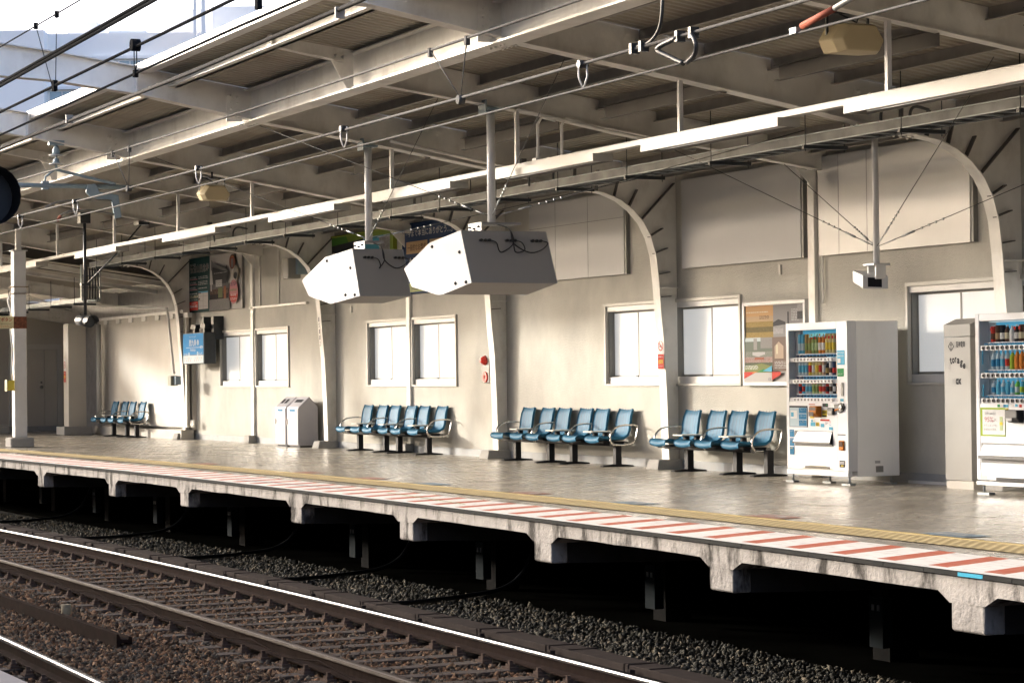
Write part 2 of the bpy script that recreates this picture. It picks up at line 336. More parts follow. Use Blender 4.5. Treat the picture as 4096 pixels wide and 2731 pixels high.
# ground under the tracks and beyond
m_ground=mat('dirty_track_bed',(.016,.012,.009),.95,var=.35,scale=16,bump=1.0,bscale=24,spec=.1)
mb=MB(); n_=40
gx=[-800,-300,-120]+[-100+4*i for i in range(28)]+[60,300,800]; gy=[-800,-200,-60,-22,-16,-13,-10.5,-9.5,-8.5,-7.7,-7,-6.2,-5.4,-4.6,-3.6,-3.2,0,10,200,800]
def gz(x,y): return -1.245 if -13.5<y<-5.2 else (-1.28 if -5.2<=y<-3 else -1.25)
a=mb.add([(x,y,gz(x,y)) for y in gy for x in gx]); nx=len(gx)
for j in range(len(gy)-1):
    for i in range(nx-1): mb.face((a+j*nx+i,a+j*nx+i+1,a+(j+1)*nx+i+1,a+(j+1)*nx+i))
struct(mb.build('ground',m_ground))
# back wall and ledge under the platform, coloured near black to stand for shade
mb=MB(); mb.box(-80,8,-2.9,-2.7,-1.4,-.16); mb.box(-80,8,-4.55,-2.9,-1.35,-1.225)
struct(mb.build('under_platform_wall',m_shade))
# ballast stones: one heap nobody could count
def stones(name,n,xr,yf,z,size,cols,seed):
    rg=np.random.default_rng(seed)
    x=xr[0]+(xr[1]-xr[0])*rg.random(n)**.72 if True else 0
    # denser toward the viewer (x near xr[1])
    t=rg.random(n); y0,y1=yf(x); y=y0+(y1-y0)*(t if seed!=2 else t**1.5)
    base=np.array([(1,0,0),(-.9,.25,.1),(0,.8,.15),(.1,-.85,0),(.2,.1,.62),(-.1,-.1,-.55)],float)
    fac=np.array([(0,2,4),(2,1,4),(1,3,4),(3,0,4),(2,0,5),(1,2,5),(3,1,5),(0,3,5)])
    V=base[None]*(1+rg.normal(0,.16,(n,6,3)))
    s=size*(.55+rg.random(n)*.75); V*=s[:,None,None]; V[:,:,2]*=.85
    q=rg.normal(size=(n,4)); q/=np.linalg.norm(q,axis=1)[:,None]; w,a,b,c=q.T
    Rm=np.stack([1-2*(b*b+c*c),2*(a*b-c*w),2*(a*c+b*w),2*(a*b+c*w),1-2*(a*a+c*c),2*(b*c-a*w),2*(a*c-b*w),2*(b*c+a*w),1-2*(a*a+b*b)],1).reshape(n,3,3)
    V=np.einsum('nij,nkj->nki',Rm,V)
    V[:,:,0]+=x[:,None]; V[:,:,1]+=y[:,None]; V[:,:,2]+=(z+rg.random(n)*.035)[:,None]
    me=bpy.data.meshes.new(name); Fx=(fac[None]+(np.arange(n)*6)[:,None,None]).reshape(-1)
    me.vertices.add(n*6); me.vertices.foreach_set('co',V.reshape(-1)); me.loops.add(len(Fx)); me.loops.foreach_set('vertex_index',Fx)
    me.polygons.add(n*8); me.polygons.foreach_set('loop_start',np.arange(0,n*24,3)); me.update(calc_edges=True)
    ca=me.color_attributes.new('tint','BYTE_COLOR','POINT'); cc=np.array(cols); k=rg.integers(0,len(cc),n); c=cc[k]*(.6+.8*rg.random(n))[:,None]
    c4=np.ones((n,6,4)); c4[:,:,:3]=c[:,None]; ca.data.foreach_set('color',np.clip(c4,0,1).reshape(-1))
    m=bpy.data.materials.new('crushed_stone'); m.use_nodes=True; b=m.node_tree.nodes['Principled BSDF']; b.inputs['Roughness'].default_value=.9; b.inputs['Specular IOR Level'].default_value=.2
    at=m.node_tree.nodes.new('ShaderNodeVertexColor'); at.layer_name='tint'; m.node_tree.links.new(at.outputs[0],b.inputs['Base Color'])
    me.materials.append(m); o=bpy.data.objects.new(name,me); COL.objects.link(o); return o
brn=[(.18,.10,.056),(.115,.07,.042),(.07,.058,.045),(.25,.16,.095),(.045,.03,.02),(.12,.102,.078)]
gry=[(.095,.09,.075),(.06,.058,.05),(.14,.12,.09),(.042,.042,.04),(.075,.071,.06)]
def yA(x): 
    r=-6.86-((x+29)**2)/np.where(x>-29,640.,430.); return r
tag(stones('track_gravel',95000,(-44,-13),lambda x:(yA(x)-3.7-.0*x,yA(x)-.05),-1.228,.034,brn,1),'reddish brown crushed stone ballast between the rails','ballast',kind='stuff')
tag(stones('side_gravel',36000,(-48,-13),lambda x:(yA(x)+.05,yA(x)+2.45),-1.24,.034,gry,2),'grey crushed stone ballast beside the platform','ballast',kind='stuff')
tag(stones('near_gravel',9000,(-26,-13),lambda x:(yA(x)*0-13.0,yA(x)-3.7),-1.225,.034,brn,3),'brown crushed stone by the near track','ballast',kind='stuff')
# rails
def rail(name,label,yf,x0,x1,head,zt=-1.0):
    mb=MB(); pr=[(-.065,-.14),(.065,-.14),(.065,-.125),(.012,-.105),(.012,-.045),(.033,-.035),(.033,-.008),(.024,-.002),(-.024,-.002),(-.033,-.008),(-.033,-.035),(-.012,-.045),(-.012,-.105),(-.065,-.125)]
    xs=np.arange(x0,x1+.01,.75); n=len(pr); rings=[mb.add([(x,yf(x)+a,zt+b) for a,b in pr]) for x in xs]
    for k in range(len(xs)-1):
        for j in range(n): mb.face((rings[k]+j,rings[k]+(j+1)%n,rings[k+1]+(j+1)%n,rings[k+1]+j))
    root=thing(name,label,'rail',(x0,yf(x0),zt))
    mb.build('rail_body',m_rust,root)
    h=MB(); rg=[h.add([(x,yf(x)-.035,zt-.03),(x,yf(x)-.0345,zt-.014),(x,yf(x)-.031,zt-.005),(x,yf(x)-.022,zt+.002),(x,yf(x)+.022,zt+.002),(x,yf(x)+.034,zt-.008)]) for x in xs]
    for k in range(len(xs)-1):
        for j in range(5): h.face((rg[k]+j,rg[k]+j+1,rg[k+1]+j+1,rg[k+1]+j),0,True)
    h.build('running_surface',head,root); return root
GA=1.62
rail('rail','rail with a bright polished head nearest the platform',lambda x:railAY(x),-62,-8,m_shine)
rail('rail','dull brown rail of the platform track with a wavy wire at its foot',lambda x:railAY(x)-GA,-62,-8,m_dull)
rail('rail','rail with a bright line cutting the bottom left corner',lambda x:railAY(x)-3.72,-45,-8,m_shine)
rail('rail','farther rail of the near track at the bottom left edge',lambda x:railAY(x)-3.72-GA,-45,-8,m_dull)
# sleepers with clips
def sleeper(x,yc,lab,cat='sleeper',group=None,proto=None):
    if proto is not None: return dup(proto,(x-proto.location.x,yc-proto.location.y,0),lab)
    root=thing('sleeper',lab,cat,(x,yc,-1.25),group)
    b=MB(); b.box(x-.10,x+.10,yc-1.15,yc+1.15,-1.28,-1.178); b.build('timber',m_sleeper,root,bevel=.012)
    for s in (-GA/2,GA/2):
        for t in (-1,1):
            c=MB(); cy=yc+s+t*.10
            c.box(x-.075,x+.075,cy-.045,cy+.045,-1.178,-1.158); c.box(x-.04,x+.04,cy-.028,cy+.028,-1.158,-1.132); c.box(x-.016,x+.016,cy-.016,cy+.016,-1.132,-1.105)
            c.build('rail_clip',m_clip,root)
    return root
pr=None; k=0
for i in range(52):
    x=-43.5+.585*i; lab='dark timber sleeper under the platform track rails'
    s=sleeper(x,railAY(x)-GA/2,lab,group='sleepers of the platform track',proto=pr); pr=pr or s
    if pr is not s: pass
for i in range(24):
    x=-27.0+.585*i; sleeper(x,railAY(x)-3.72-GA/2,'dark timber sleeper under the near track rails',proto=pr)['group']='sleepers of the near track'
# wavy wire along the dull rail
mb=MB(); P=[]
x=-40
while x<-14:
    y=railAY(x)-GA-.095; ph=(x/1.86)%1; z=-1.04-.06*(1-abs(2*ph-1))**.8; P.append((x,y,z)); x+=.155
mb.tube(P,.008,5); tag(mb.build('bond_wire',m_rust),'thin wavy wire clipped along the foot of the dull rail','wire')
# brown cover boards along the polished rail
root=thing('cable_cover','long brown cable cover running between polished rail and platform','cable duct',(-50,-6.3,-1.2))
x=-56.0
while x<-8:
    ln=1.55; f=lambda q:railAY(q)+.44
    b=MB(); a=b.add([(x,f(x),-1.16),(x+ln-.02,f(x+ln),-1.16),(x+ln-.02,f(x+ln)+.25,-1.16),(x,f(x)+.25,-1.16),(x,f(x),-1.055),(x+ln-.02,f(x+ln),-1.055),(x+ln-.02,f(x+ln)+.25,-1.055),(x,f(x)+.25,-1.055)])
    for fc in ((0,3,2,1),(4,5,6,7),(0,1,5,4),(1,2,6,5),(2,3,7,6),(3,0,4,7)): b.face([a+t for t in fc])
    b.box(x+.05,x+.08,f(x)-.012,f(x)+.262,-1.17,-1.047); b.box(x+.42,x+.45,f(x)-.012,f(x)+.262,-1.17,-1.047)
    b.box(x+.2,x+.26,f(x)-.09,f(x)-.04,-1.16,-1.07)
    b.build('cover_board',m_trough,root,bevel=.006); x+=ln
# scrap rail lying on its side and stake
root=MB(); 
def IR(mb,x0,x1,y,z):
    pr=[(0,0),(.02,0),(.045,.05),(.11,.055),(.115,.03),(.15,.035),(.15,.10),(.115,.105),(.11,.08),(.045,.085),(.02,.135),(0,.135)]
    mb.prism([(y+a,z+b) for a,b in pr],'x',x0,x1)
IR(root,-34,-21.75,-9.55,-1.2); tag(root.build('scrap_rail',m_rust),'rusty brown length of rail lying on its side between the tracks','rail')
mb=MB(); mb.tube([(-25.2,-9.12,-1.28),(-25.2,-9.12,-1.09)],.055,12); tag(mb.build('survey_stake',mat('weathered_yellow_stake',(.26,.225,.15),.9,var=.3,scale=20)),'short yellowish round stake standing in the ballast behind the rusty rail','stake')
# hoses from the cover to under the platform
for i,(xa,lab) in enumerate(((-41.5,'black hose farthest left in the gravel by the platform posts'),(-36.3,'second black hose from the left crossing the platform gravel'),(-31.4,'third black hose from the left crossing the platform gravel'),(-27.3,'fourth black hose from the left crossing the platform gravel'),(-23.7,'rightmost black hose crossing the platform gravel'))):
    y=railAY(xa)+.62; mb=MB()
    mb.hose([(xa,y,-1.15),(xa-.2,y+.3,-1.14),(xa-.55,y+.8,-1.17),(xa-.9,y+1.5,-1.17),(xa-1.0,y+2.0,-1.12),(xa-1.05,y+2.3,-.95),(xa-1.1,y+2.5,-.6)],.026,8)
    tag(mb.build('cable_hose',m_black),lab,'hose')
# posts under the platform with grey boxes
for i,x in enumerate((-50.0,-46.0,-42.2,-38.5,-34.7,-29.7,-25.7,-21.6,-17.6)):
    ordn=['first','second','third','fourth','fifth','sixth','seventh','eighth','ninth'][i]
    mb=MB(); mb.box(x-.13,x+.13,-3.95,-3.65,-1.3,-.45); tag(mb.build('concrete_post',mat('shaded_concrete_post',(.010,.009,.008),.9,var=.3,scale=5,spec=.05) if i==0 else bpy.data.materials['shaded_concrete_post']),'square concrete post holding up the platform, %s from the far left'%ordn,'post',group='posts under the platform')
    mb=MB(); mb.box(x+.35,x+.55,-4.3,-4.2,-1.05,-.62,0); mb.box(x+.39,x+.43,-4.305,-4.3,-.74,-.69,1); mb.box(x+.47,x+.51,-4.305,-4.3,-.74,-.69,1)
    tag(mb.build('junction_box',[mat('dim_blue_grey_box',(.014,.018,.02),.8,spec=.05),GRY]),'small blue grey box with two labels beside the %s platform post'%ordn,'box',group='boxes under the platform')
# near platform corner (bottom left) and a wall and roof added out of view to shade the tracks
mb=MB(); mb.box(-40,12,-24,-13.22,-.3,0.0); struct(mb.build('near_platform',pc('worn_platform_paint',(.62,.58,.54))))
mb=MB(); mb.box(-90,25,-20.6,-20.3,-1.2,4.4); tag(mb.build('added_shade_wall',m_stucco),'long plain wall added out of view behind the near platform to block low sun','wall')
mb=MB(); mb.prism([(-14.2,4.95),(-18.6,5.1),(-18.6,5.2),(-14.2,5.05)],'x',-90,25); tag(mb.build('added_shade_canopy',m_sheet),'plain canopy roof added out of view over the near platform to cut sky light','canopy')
# ------------------------------------------------------------ platform wall with windows
FX={'F':-13.4,'E':-20.95,'A':-28.5,'B':-33.95,'C':-41.35,'D':-49.95}
MX=[-17.3,-24.75,-37.6,-45.3]
wall=thing('station_wall','long rough plastered wall with frosted windows along the back of the platform','wall',(-30,WY,0))
wins=[(-47.65,-45.65),(-45.43,-43.48),(-39.45,-37.59),(-37.42,-35.555),(-30.36,-28.68),(-28.37,-26.585),(-22.91,-21.05),(-20.85,-18.9),(-15.3,-13.6)]
WZ0,WZ1=wz(1.11),wz(2.27); XW0,XW1=-50.0,9.0; ZT=4.05
mb=MB()
holes=[(wx(a),wx(b)) for a,b in wins]
for yy,flip in ((WY,0),(WY+.2,1)):
    segs=[(XW0,XW1,0,WZ0),(XW0,XW1,WZ1,ZT)]; c=XW0
    for a,b in holes: segs.append((c,a,WZ0,WZ1)); c=b
    segs.append((c,XW1,WZ0,WZ1))
    for (a,b,z0,z1) in segs: mb.quad((a,yy,z0),(b,yy,z0),(b,yy,z1),(a,yy,z1))
for a,b in holes:
    mb.quad((a,WY,WZ0),(a,WY+.2,WZ0),(a,WY+.2,WZ1),(a,WY,WZ1)); mb.quad((b,WY,WZ0),(b,WY+.2,WZ0),(b,WY+.2,WZ1),(b,WY,WZ1))
    mb.quad((a,WY,WZ0),(b,WY,WZ0),(b,WY+.2,WZ0),(a,WY+.2,WZ0)); mb.quad((a,WY,WZ1),(b,WY,WZ1),(b,WY+.2,WZ1),(a,WY+.2,WZ1))
mb.build('plaster_wall',m_stucco,wall)
mb=MB(); mb.box(XW0,XW1,WY-.02,WY+.0,0,.115); mb.build('plinth',m_plinth,wall)
mb=MB(); mb.box(-23.05,-21.7,WY-.045,WY-.02,0,.03); mb.build('skirting_strip',m_white,wall)
def window(a,b,par,y=WY,z0=WZ0,z1=WZ1,label=None):
    s=MB(); t=.045; yf=y-.03
    s.box(a,a+t,yf,y+.03,z0,z1); s.box(b-t,b,yf,y+.03,z0,z1); s.box(a+t,b-t,yf,y+.03,z1-t,z1); s.box(a+t,b-t,yf,y+.03,z0,z0+.03)
    w=s.build('window',m_beige,par,bevel=.004)
    if label: w['label']=label
    q=MB(); q.box(a+t,b-t,y+.02,y+.14,z0+.03,z0+.125); q.build('sill',m_white,w,bevel=.006)
    q=MB(); q.box(a+t,b-t,y+.0,y+.14,z1-t-.07,z1-t); q.build('head_rail',m_white,w)
    zi0,zi1=z0+.125,z1-t-.07; xm=(a+b)/2; fr=MB(); e=.028
    for (p,r,yy) in ((a+t,xm+.02,y+.10),(xm-.02,b-t,y+.075)):
        fr.box(p,p+e,yy,yy+.02,zi0,zi1); fr.box(r-e,r,yy,yy+.02,zi0,zi1); fr.box(p+e,r-e,yy,yy+.02,zi0,zi0+e); fr.box(p+e,r-e,yy,yy+.02,zi1-e,zi1)
    fr.box(a+t,a+t+.02,y+.02,y+.14,zi0,zi1); fr.box(b-t-.02,b-t,y+.02,y+.14,zi0,zi1)
    fr.build('frame',m_alu,w)
    for (p,r,yy) in ((a+t+e,xm+.02-e,y+.11),(xm-.02+e,b-t-e,y+.085)):
        g=MB(); g.box(p,r,yy-.004,yy+.004,zi0+e,zi1-e); g.build('pane',m_frost,w)
    g=MB(); g.box(xm-.06,xm+.0,y+.06,y+.075,zi0+.0,zi0+.022); g.build('latch',m_black,w)
for a,b in holes: window(a,b,wall)
# narrow posts in the wall between windows
mb0=None
for x in MX:
    xx=wx(-24.85 if x==-24.75 else (-37.505 if x==-37.6 else (-45.54 if x==-45.3 else x)))
    p=MB(); p.box(xx-.075,xx+.075,WY-.05,WY+.0,.12,3.95); p.build('wall_post',m_cream,wall,bevel=.006)
    p=MB(); p.bbox(xx-.16,xx+.16,WY-.18,WY-.02,0,.15,.015); p.build('post_base',m_block,wall)
# unlit sheets fixed to the wall
def sheet_panel(name,x0,x1,z0,z1,label,m,joints=(),hj=(),cat='panel'):
    root=thing(name,label,cat,(wx(x0),WY,wz(z0)))
    p=MB(); p.box(wx(x0),wx(x1)-.05,WY-.07,WY-.05,wz(z0),wz(z1)); 
    p.build('sheet',m,root)
    f=MB(); f.box(wx(x1)-.05,wx(x1),WY-.06,WY-.0,wz(z0),wz(z1)); f.box(wx(x0),wx(x1)-.05,WY-.05,WY-.0,wz(z0),wz(z0)+.02); f.build('frame',m_alu,root)
    if joints or hj:
        j=MB()
        for x in joints: j.box(wx(x)-.004,wx(x)+.004,WY-.072,WY-.07,wz(z0),wz(z1))
        for z in hj: j.box(wx(x0),wx(x1)-.05,WY-.073,WY-.07,wz(z)-.004,wz(z)+.004)
        j.build('joint',GRY,root)
    return root
m_pan=mat('blank_enamel_board',(.46,.457,.45),.5,var=.04,scale=1.2,spec=.15)
m_gloss=mat('glossy_blank_board',(.45,.45,.445),.26,var=.04,scale=1.2,spec=.22,bump=.015,bscale=4)
sheet_panel('blank_board',-32.68,-29.6,2.66,3.81,'blank patched board with seams between the second monitor and the curved column',m_pan,(-31.8,-30.75),(3.45,))
sheet_panel('blank_board',-28.0,-25.0,2.66,3.83,'plain matt blank board above the landscape poster and window',m_pan)
sheet_panel('blank_board',-24.64,-21.55,2.66,3.84,'glossy blank board with reflections behind the camera on a pole',m_gloss,(-24.2,-23.6))
mb=MB(); mb.box(wx(-45.7),wx(-42.4),WY-.05,WY,wz(2.66),wz(2.70)); mb.box(wx(-45.1)-.012,wx(-45.1)+.012,WY-.03,WY,wz(2.70),wz(3.85)); mb.box(wx(-44.0)-.012,wx(-44.0)+.012,WY-.03,WY,wz(2.70),wz(3.85)); mb.box(wx(-45.7),wx(-42.4),WY-.04,WY,wz(3.83),wz(3.87))
tag(mb.build('empty_board_rails',m_cream),'empty rail frame without a board on the plaster left of the first monitor','frame')
# ------------------------------------------------------------ posters
def picture_mat(cols,sc):
    key='pic%d_%s'%(len(PICS),sc)
    m=bpy.data.materials.new('printed_picture'); m.use_nodes=True; n=m.node_tree.nodes; L=m.node_tree.links; b=n['Principled BSDF']; b.inputs['Roughness'].default_value=.8; b.inputs['Specular IOR Level'].default_value=.1
    g=n.new('ShaderNodeNewGeometry'); no=n.new('ShaderNodeTexNoise'); no.inputs['Scale'].default_value=sc*7; no.inputs['Detail'].default_value=9; no.inputs['Roughness'].default_value=.75; no.inputs['Distortion'].default_value=1.2
    L.new(g.outputs['Position'],no.inputs[0]); r=n.new('ShaderNodeValToRGB'); L.new(no.outputs[0],r.inputs[0]); e=r.color_ramp.elements; k=len(cols)
    cc=[c.node_tree.nodes['Mix'].inputs[6].default_value[:] for c in cols]
    e[0].position=.34; e[0].color=cc[0]; e[1].position=.66; e[1].color=cc[-1]
    for q in range(1,k-1): x=e.new(.34+.32*q/(k-1)); x.color=cc[q]
    L.new(r.outputs[0],b.inputs[0]); PICS.append(m); return m
PICS=[]
def art(root,name,W_,H_,x0,z0,y,items):
    mats=[]; mb=MB(); 
    def mi(m):
        if m not in mats: mats.append(m)
        return mats.index(m)
    lay=0
    for it in items:
        lay+=1; yy=y-.0012*lay; k=it[0]
        if k=='r': _,a,b,c,d,m=it; mb.quad((x0+a*W_,yy,z0+b*H_),(x0+c*W_,yy,z0+b*H_),(x0+c*W_,yy,z0+d*H_),(x0+a*W_,yy,z0+d*H_),mi(m))
        elif k=='p': _,pts,m=it; i=mb.add([(x0+u*W_,yy,z0+v*H_) for u,v in pts]); mb.face([i+q for q in range(len(pts))],mi(m))
        elif k=='e': _,cx,cy,rx,ry,m=it; i=mb.add([(x0+(cx+rx*math.cos(q*.2618))*W_,yy,z0+(cy+ry*math.sin(q*.2618))*H_) for q in range(24)]); mb.face([i+q for q in range(24)],mi(m))
        elif k=='t': s,a,b,c,d,m=it[1:7]; mb.text(s,x0+a*W_,z0+b*H_,(c-a)*W_,(d-b)*H_,mi(m),y=yy,bold=(it[7] if len(it)>7 else 0))
        elif k=='l':  # rows of small print
            _,a,b,c,d,n,m=it
            for q in range(n):
                zz=b+(d-b)*(q+.25)/n; h=(d-b)/n*.45; u=a
                while u<c-.01:
                    ww=random.uniform(.01,.05)*1.0; v=min(c,u+ww); mb.quad((x0+u*W_,yy,z0+zz*H_),(x0+v*W_,yy,z0+zz*H_),(x0+v*W_,yy,z0+(zz+h)*H_),(x0+u*W_,yy,z0+(zz+h)*H_),mi(m)); u=v+.008
        elif k=='n':  # mottled patchwork standing for a photograph
            _,a,b,c,d,nx,nz,ms=it
            for jj,row in enumerate(ms):
                v0=b+(d-b)*jj/len(ms); v1=b+(d-b)*(jj+1)/len(ms); q=list(dict.fromkeys(row)); q=q+q if len(q)<2 else q
                mb.quad((x0+a*W_,yy,z0+v0*H_),(x0+c*W_,yy,z0+v0*H_),(x0+c*W_,yy,z0+v1*H_),(x0+a*W_,yy,z0+v1*H_),mi(picture_mat(q,nx*.7/((c-a)*W_)*.5)))
    return mb.build(name,mats,root)
def poster(name,label,x0,x1,z0,z1,items,frame=m_alu,cat='poster',ft=.03,rounded=False):
    X0,X1,Z0,Z1=wx(x0),wx(x1),wz(z0),wz(z1); root=thing(name,label,cat,(X0,WY,Z0))
    b=MB(); b.box(X0,X1,WY-.05,WY,Z0,Z1); b.build('backing_board',frame,root,bevel=.004)
    if ft:
        f=MB(); f.box(X0,X0+ft,WY-.075,WY-.05,Z0,Z1); f.box(X1-ft,X1,WY-.075,WY-.05,Z0,Z1); f.box(X0+ft,X1-ft,WY-.075,WY-.05,Z0,Z0+ft); f.box(X0+ft,X1-ft,WY-.075,WY-.05,Z1-ft,Z1); f.build('frame',frame,root,bevel=.006)
    art(root,'printed_sheet',X1-X0-2*ft,Z1-Z0-2*ft,X0+ft,Z0+ft,WY-.052,items); return root
dgr=pc('temple_roof',(.045,.045,.05)); sand=pc('sand',(.45,.36,.2)); och=pc('ochre',(.42,.29,.1)); dol=pc('dark_olive',(.10,.09,.045)); mgr=pc('mid_grey',(.2,.195,.19)); stone_=pc('stone',(.33,.31,.29)); ltb=pc('pale_blue',(.5,.62,.68)); tan_=pc('tan',(.5,.33,.18))
pgr=pc('poster_grey',(.30,.285,.28)); pgl=pc('poster_lightgrey',(.52,.5,.49)); sage=pc('sage',(.19,.24,.17)); brk=pc('brick',(.38,.13,.08)); wpos_=pc('poster_white',(.60,.57,.54))
poster('temple_poster','dark green and white temple notice board with a gate photograph, a map and oval pictures',-49.58,-46.08,2.69,3.84,[
 ('r',0,0,1,1,wpos_),('r',0,0,.41,1,TEAL),
 ('t','本山元雄寺',.03,.86,.14,.90,LGY),('t','伝法山西念寺',.03,.72,.39,.88,LGY,.03),('t','伝法山西念寺',.036,.727,.384,.873,BRN),
 ('r',.02,.60,.17,.615,PNK),('t','永代供養墓',.02,.62,.15,.66,LGY),('l',.19,.60,.38,.66,2,LGY),('r',.02,.505,.17,.52,PNK),('t','水子供養塔',.02,.525,.15,.565,LGY),('l',.19,.49,.37,.57,3,LGY),('r',.02,.41,.17,.425,PNK),('t','納骨堂募集',.02,.43,.14,.47,LGY),('l',.19,.42,.36,.45,1,LGY),
 ('l',.02,.33,.18,.36,1,LGY),('t','伝法山西念寺',.02,.26,.19,.32,CRM,.01),('l',.02,.22,.19,.24,1,LGY),('r',.02,.04,.19,.2,RED),('t','ご相談窓口',.06,.15,.15,.18,LGY),('t','(06)6461-5602',.03,.08,.18,.14,WHT,.02),
 ('r',.205,.05,.39,.37,wpos_),('r',.205,.345,.39,.37,SKY),('r',.295,.05,.30,.34,GRY),('r',.205,.2,.3,.205,GRY),('r',.205,.28,.39,.285,GRY),('r',.205,.1,.39,.105,GRY),('r',.21,.335,.26,.355,BRN),('r',.21,.22,.24,.25,BRN),
 ('n',.42,.0,.80,.2,12,5,[[mgr,stone_,mgr],[stone_,mgr]]),('p',[(.46,.74),(.47,.92),(.5,.86),(.73,.74),(.76,.80),(.76,.70),(.8,.62),(.5,.68)],mgr),('p',[(.48,.70),(.49,.78),(.79,.66),(.78,.58),(.74,.45),(.5,.44)],dgr),
 ('n',.44,.2,.79,.47,12,7,[[dgr,BLK,BRN],[dgr,BRN,mgr],[dgr,mgr,BLK]]),('l',.52,.655,.77,.672,1,LGY),('r',.55,.42,.67,.54,LGY),('l',.55,.43,.67,.53,3,GRY),('r',.70,.2,.745,.42,pc('rust_door',(.30,.10,.04))),('r',.60,.22,.68,.4,pc('leaf',(.15,.17,.07))),('r',.46,.35,.48,.6,pgl),
 ('e',.865,.83,.055,.13,BRN),('e',.865,.82,.05,.115,pc('deep_red',(.25,.06,.03))),('r',.845,.73,.885,.88,mgr),('t','本堂',.84,.9,.89,.93,ORG),('e',.93,.63,.048,.125,CRM),('e',.93,.63,.044,.118,stone_),('e',.925,.58,.035,.06,dgr),
 ('e',.89,.30,.078,.21,PNK),('p',[(.815,.25),(.965,.25),(.958,.16),(.93,.13),(.85,.13),(.822,.16)],RED),('t','永代供養受付中',.82,.31,.96,.35,GRN,.02),('t','即時入居可能',.84,.22,.94,.26,WHT,.01),('l',.84,.40,.94,.47,3,NAV),('l',.83,.15,.95,.2,2,WHT)],ft=0)
poster('green_banner','green edged banner with street and station photographs behind the smaller monitor',-41.3,-38.05,2.66,3.83,[
 ('r',0,0,1,1,pc('lime_green',(.26,.36,.06))),('p',[(.3,1),(.6,.2),(.45,0),(0,0),(0,1)],pc('leaf_green',(.09,.25,.04))),('p',[(.04,.25),(.60,.25),(.68,.93),(.04,.86)],dgr),('n',.06,.25,.60,.6,16,8,[[dgr,BRN,mgr],[BLK,dgr,tan_],[dgr]]),
 ('p',[(.58,.25),(.95,.25),(.95,.93),(.56,.93)],ltb),('p',[(.58,.6),(.9,.6),(.86,.93),(.56,.90)],pc('teal_sky',(.08,.38,.5))),('n',.8,.3,.95,.9,5,9,[[mgr,dgr],[mgr,pgl],[pgl,mgr]]),('n',.58,.25,.95,.45,12,4,[[dgr,brk,mgr,sage]])],frame=pc('lime_frame',(.35,.42,.06)))
poster('funeral_banner','dark blue banner with ochre boxes and a line of white writing behind the larger monitor',-37.66,-34.2,2.66,3.84,[
 ('r',0,0,1,1,NAV),('t','「今まで本当にありがとう…」',.03,.82,.60,.93,LGY,.01),('t','葬送るむ会館',.64,.83,.9,.92,LGY),('r',.035,.57,.30,.75,tan_),('t','一般的なお葬式',.05,.61,.28,.71,BRN,.01),('r',.33,.57,.60,.75,tan_),('t','小規模な家族葬',.35,.61,.58,.71,BRN,.01),('r',.63,.57,.9,.75,tan_),('t','お別れ会',.66,.61,.86,.71,BRN),('t','大阪市規格葬儀',.06,.41,.5,.51,LGY,.01),('r',0,0,1,.13,pc('pale_lime',(.45,.5,.2))),('t','会員制度・友の会',.03,.02,.55,.09,GRY),('l',.1,.18,.9,.36,3,LGY)],frame=NAV)
poster('landscape_poster','framed picture poster of old and new town views beside the left drinks machine',-26.46,-24.97,1.11,2.16,[
 ('r',0,0,1,1,wpos_),('r',0,.58,.49,1,pc('sunset',(.62,.36,.16))),('n',.0,.58,.49,.86,26,18,[[dol,och,sand,och],[och,dol,sand,sand],[sand,och,dol],[sand,pc('peach',(.6,.42,.26)),tan_]]),('l',.25,.82,.42,.87,3,BRN),('l',.02,.9,.4,.93,1,CRM),
 ('r',.49,.58,1,1,pgr),('n',.49,.62,.66,.76,9,8,[[mgr,pgl,dgr],[pgl,mgr,pgl]]),('p',[(.49,.77),(.58,.81),(.7,.77),(.7,.74),(.49,.72)],dgr),('r',.735,.75,.755,.9,dgr),('l',.8,.78,.93,.94,8,LGY),('n',.9,.8,1,1,5,7,[[dgr,mgr],[mgr,pgl,dgr]]),
 ('n',.0,.18,.49,.47,28,20,[[sage,dol,LIM if 0 else sage],[mgr,pgl,brk,sage],[mgr,sage,stone_,pgl],[sage,mgr,mgr]]),('r',0,.47,.49,.58,pc('haze_sky',(.50,.56,.56))),('n',.0,.45,.3,.53,10,4,[[mgr,sage]]),('n',.28,.44,.49,.58,9,2,[[mgr,stone_,pgr]]),('r',.16,.42,.22,.57,stone_),('p',[(.14,.35),(.24,.33),(.36,.36),(.36,.39),(.14,.39)],pgl),('r',.18,.29,.34,.32,brk),('p',[(0,.12),(.49,.12),(.49,.2),(.3,.24),(0,.2)],pc('lawn',(.24,.27,.09))),('l',.01,.16,.24,.22,4,WHT),
 ('r',.49,.14,1,.58,pc('sepia',(.20,.14,.11))),('p',[(.53,.3),(.53,.46),(.6,.52),(.68,.46),(.68,.3)],pc('sepia_light',(.5,.38,.28))),('r',.56,.36,.585,.48,CRM),('l',.53,.17,.75,.27,5,wpos_),
 ('p',[(0,0),(.49,0),(.49,.12),(.0,.12)],wpos_),('p',[(0,.04),(0,.13),(.22,.13)],RED),('p',[(.17,.13),(.24,.13),(.13,.105)],ORG),('p',[(.24,.13),(.35,.17),(.40,.13)],GRN),('p',[(.33,.14),(.49,.21),(.49,.13)],SKY),('p',[(.49,.02),(.49,.13),(.64,.13),(.64,.09)],RED),('t','120',.43,.015,.48,.05,NAV)],frame=m_white,ft=.05)
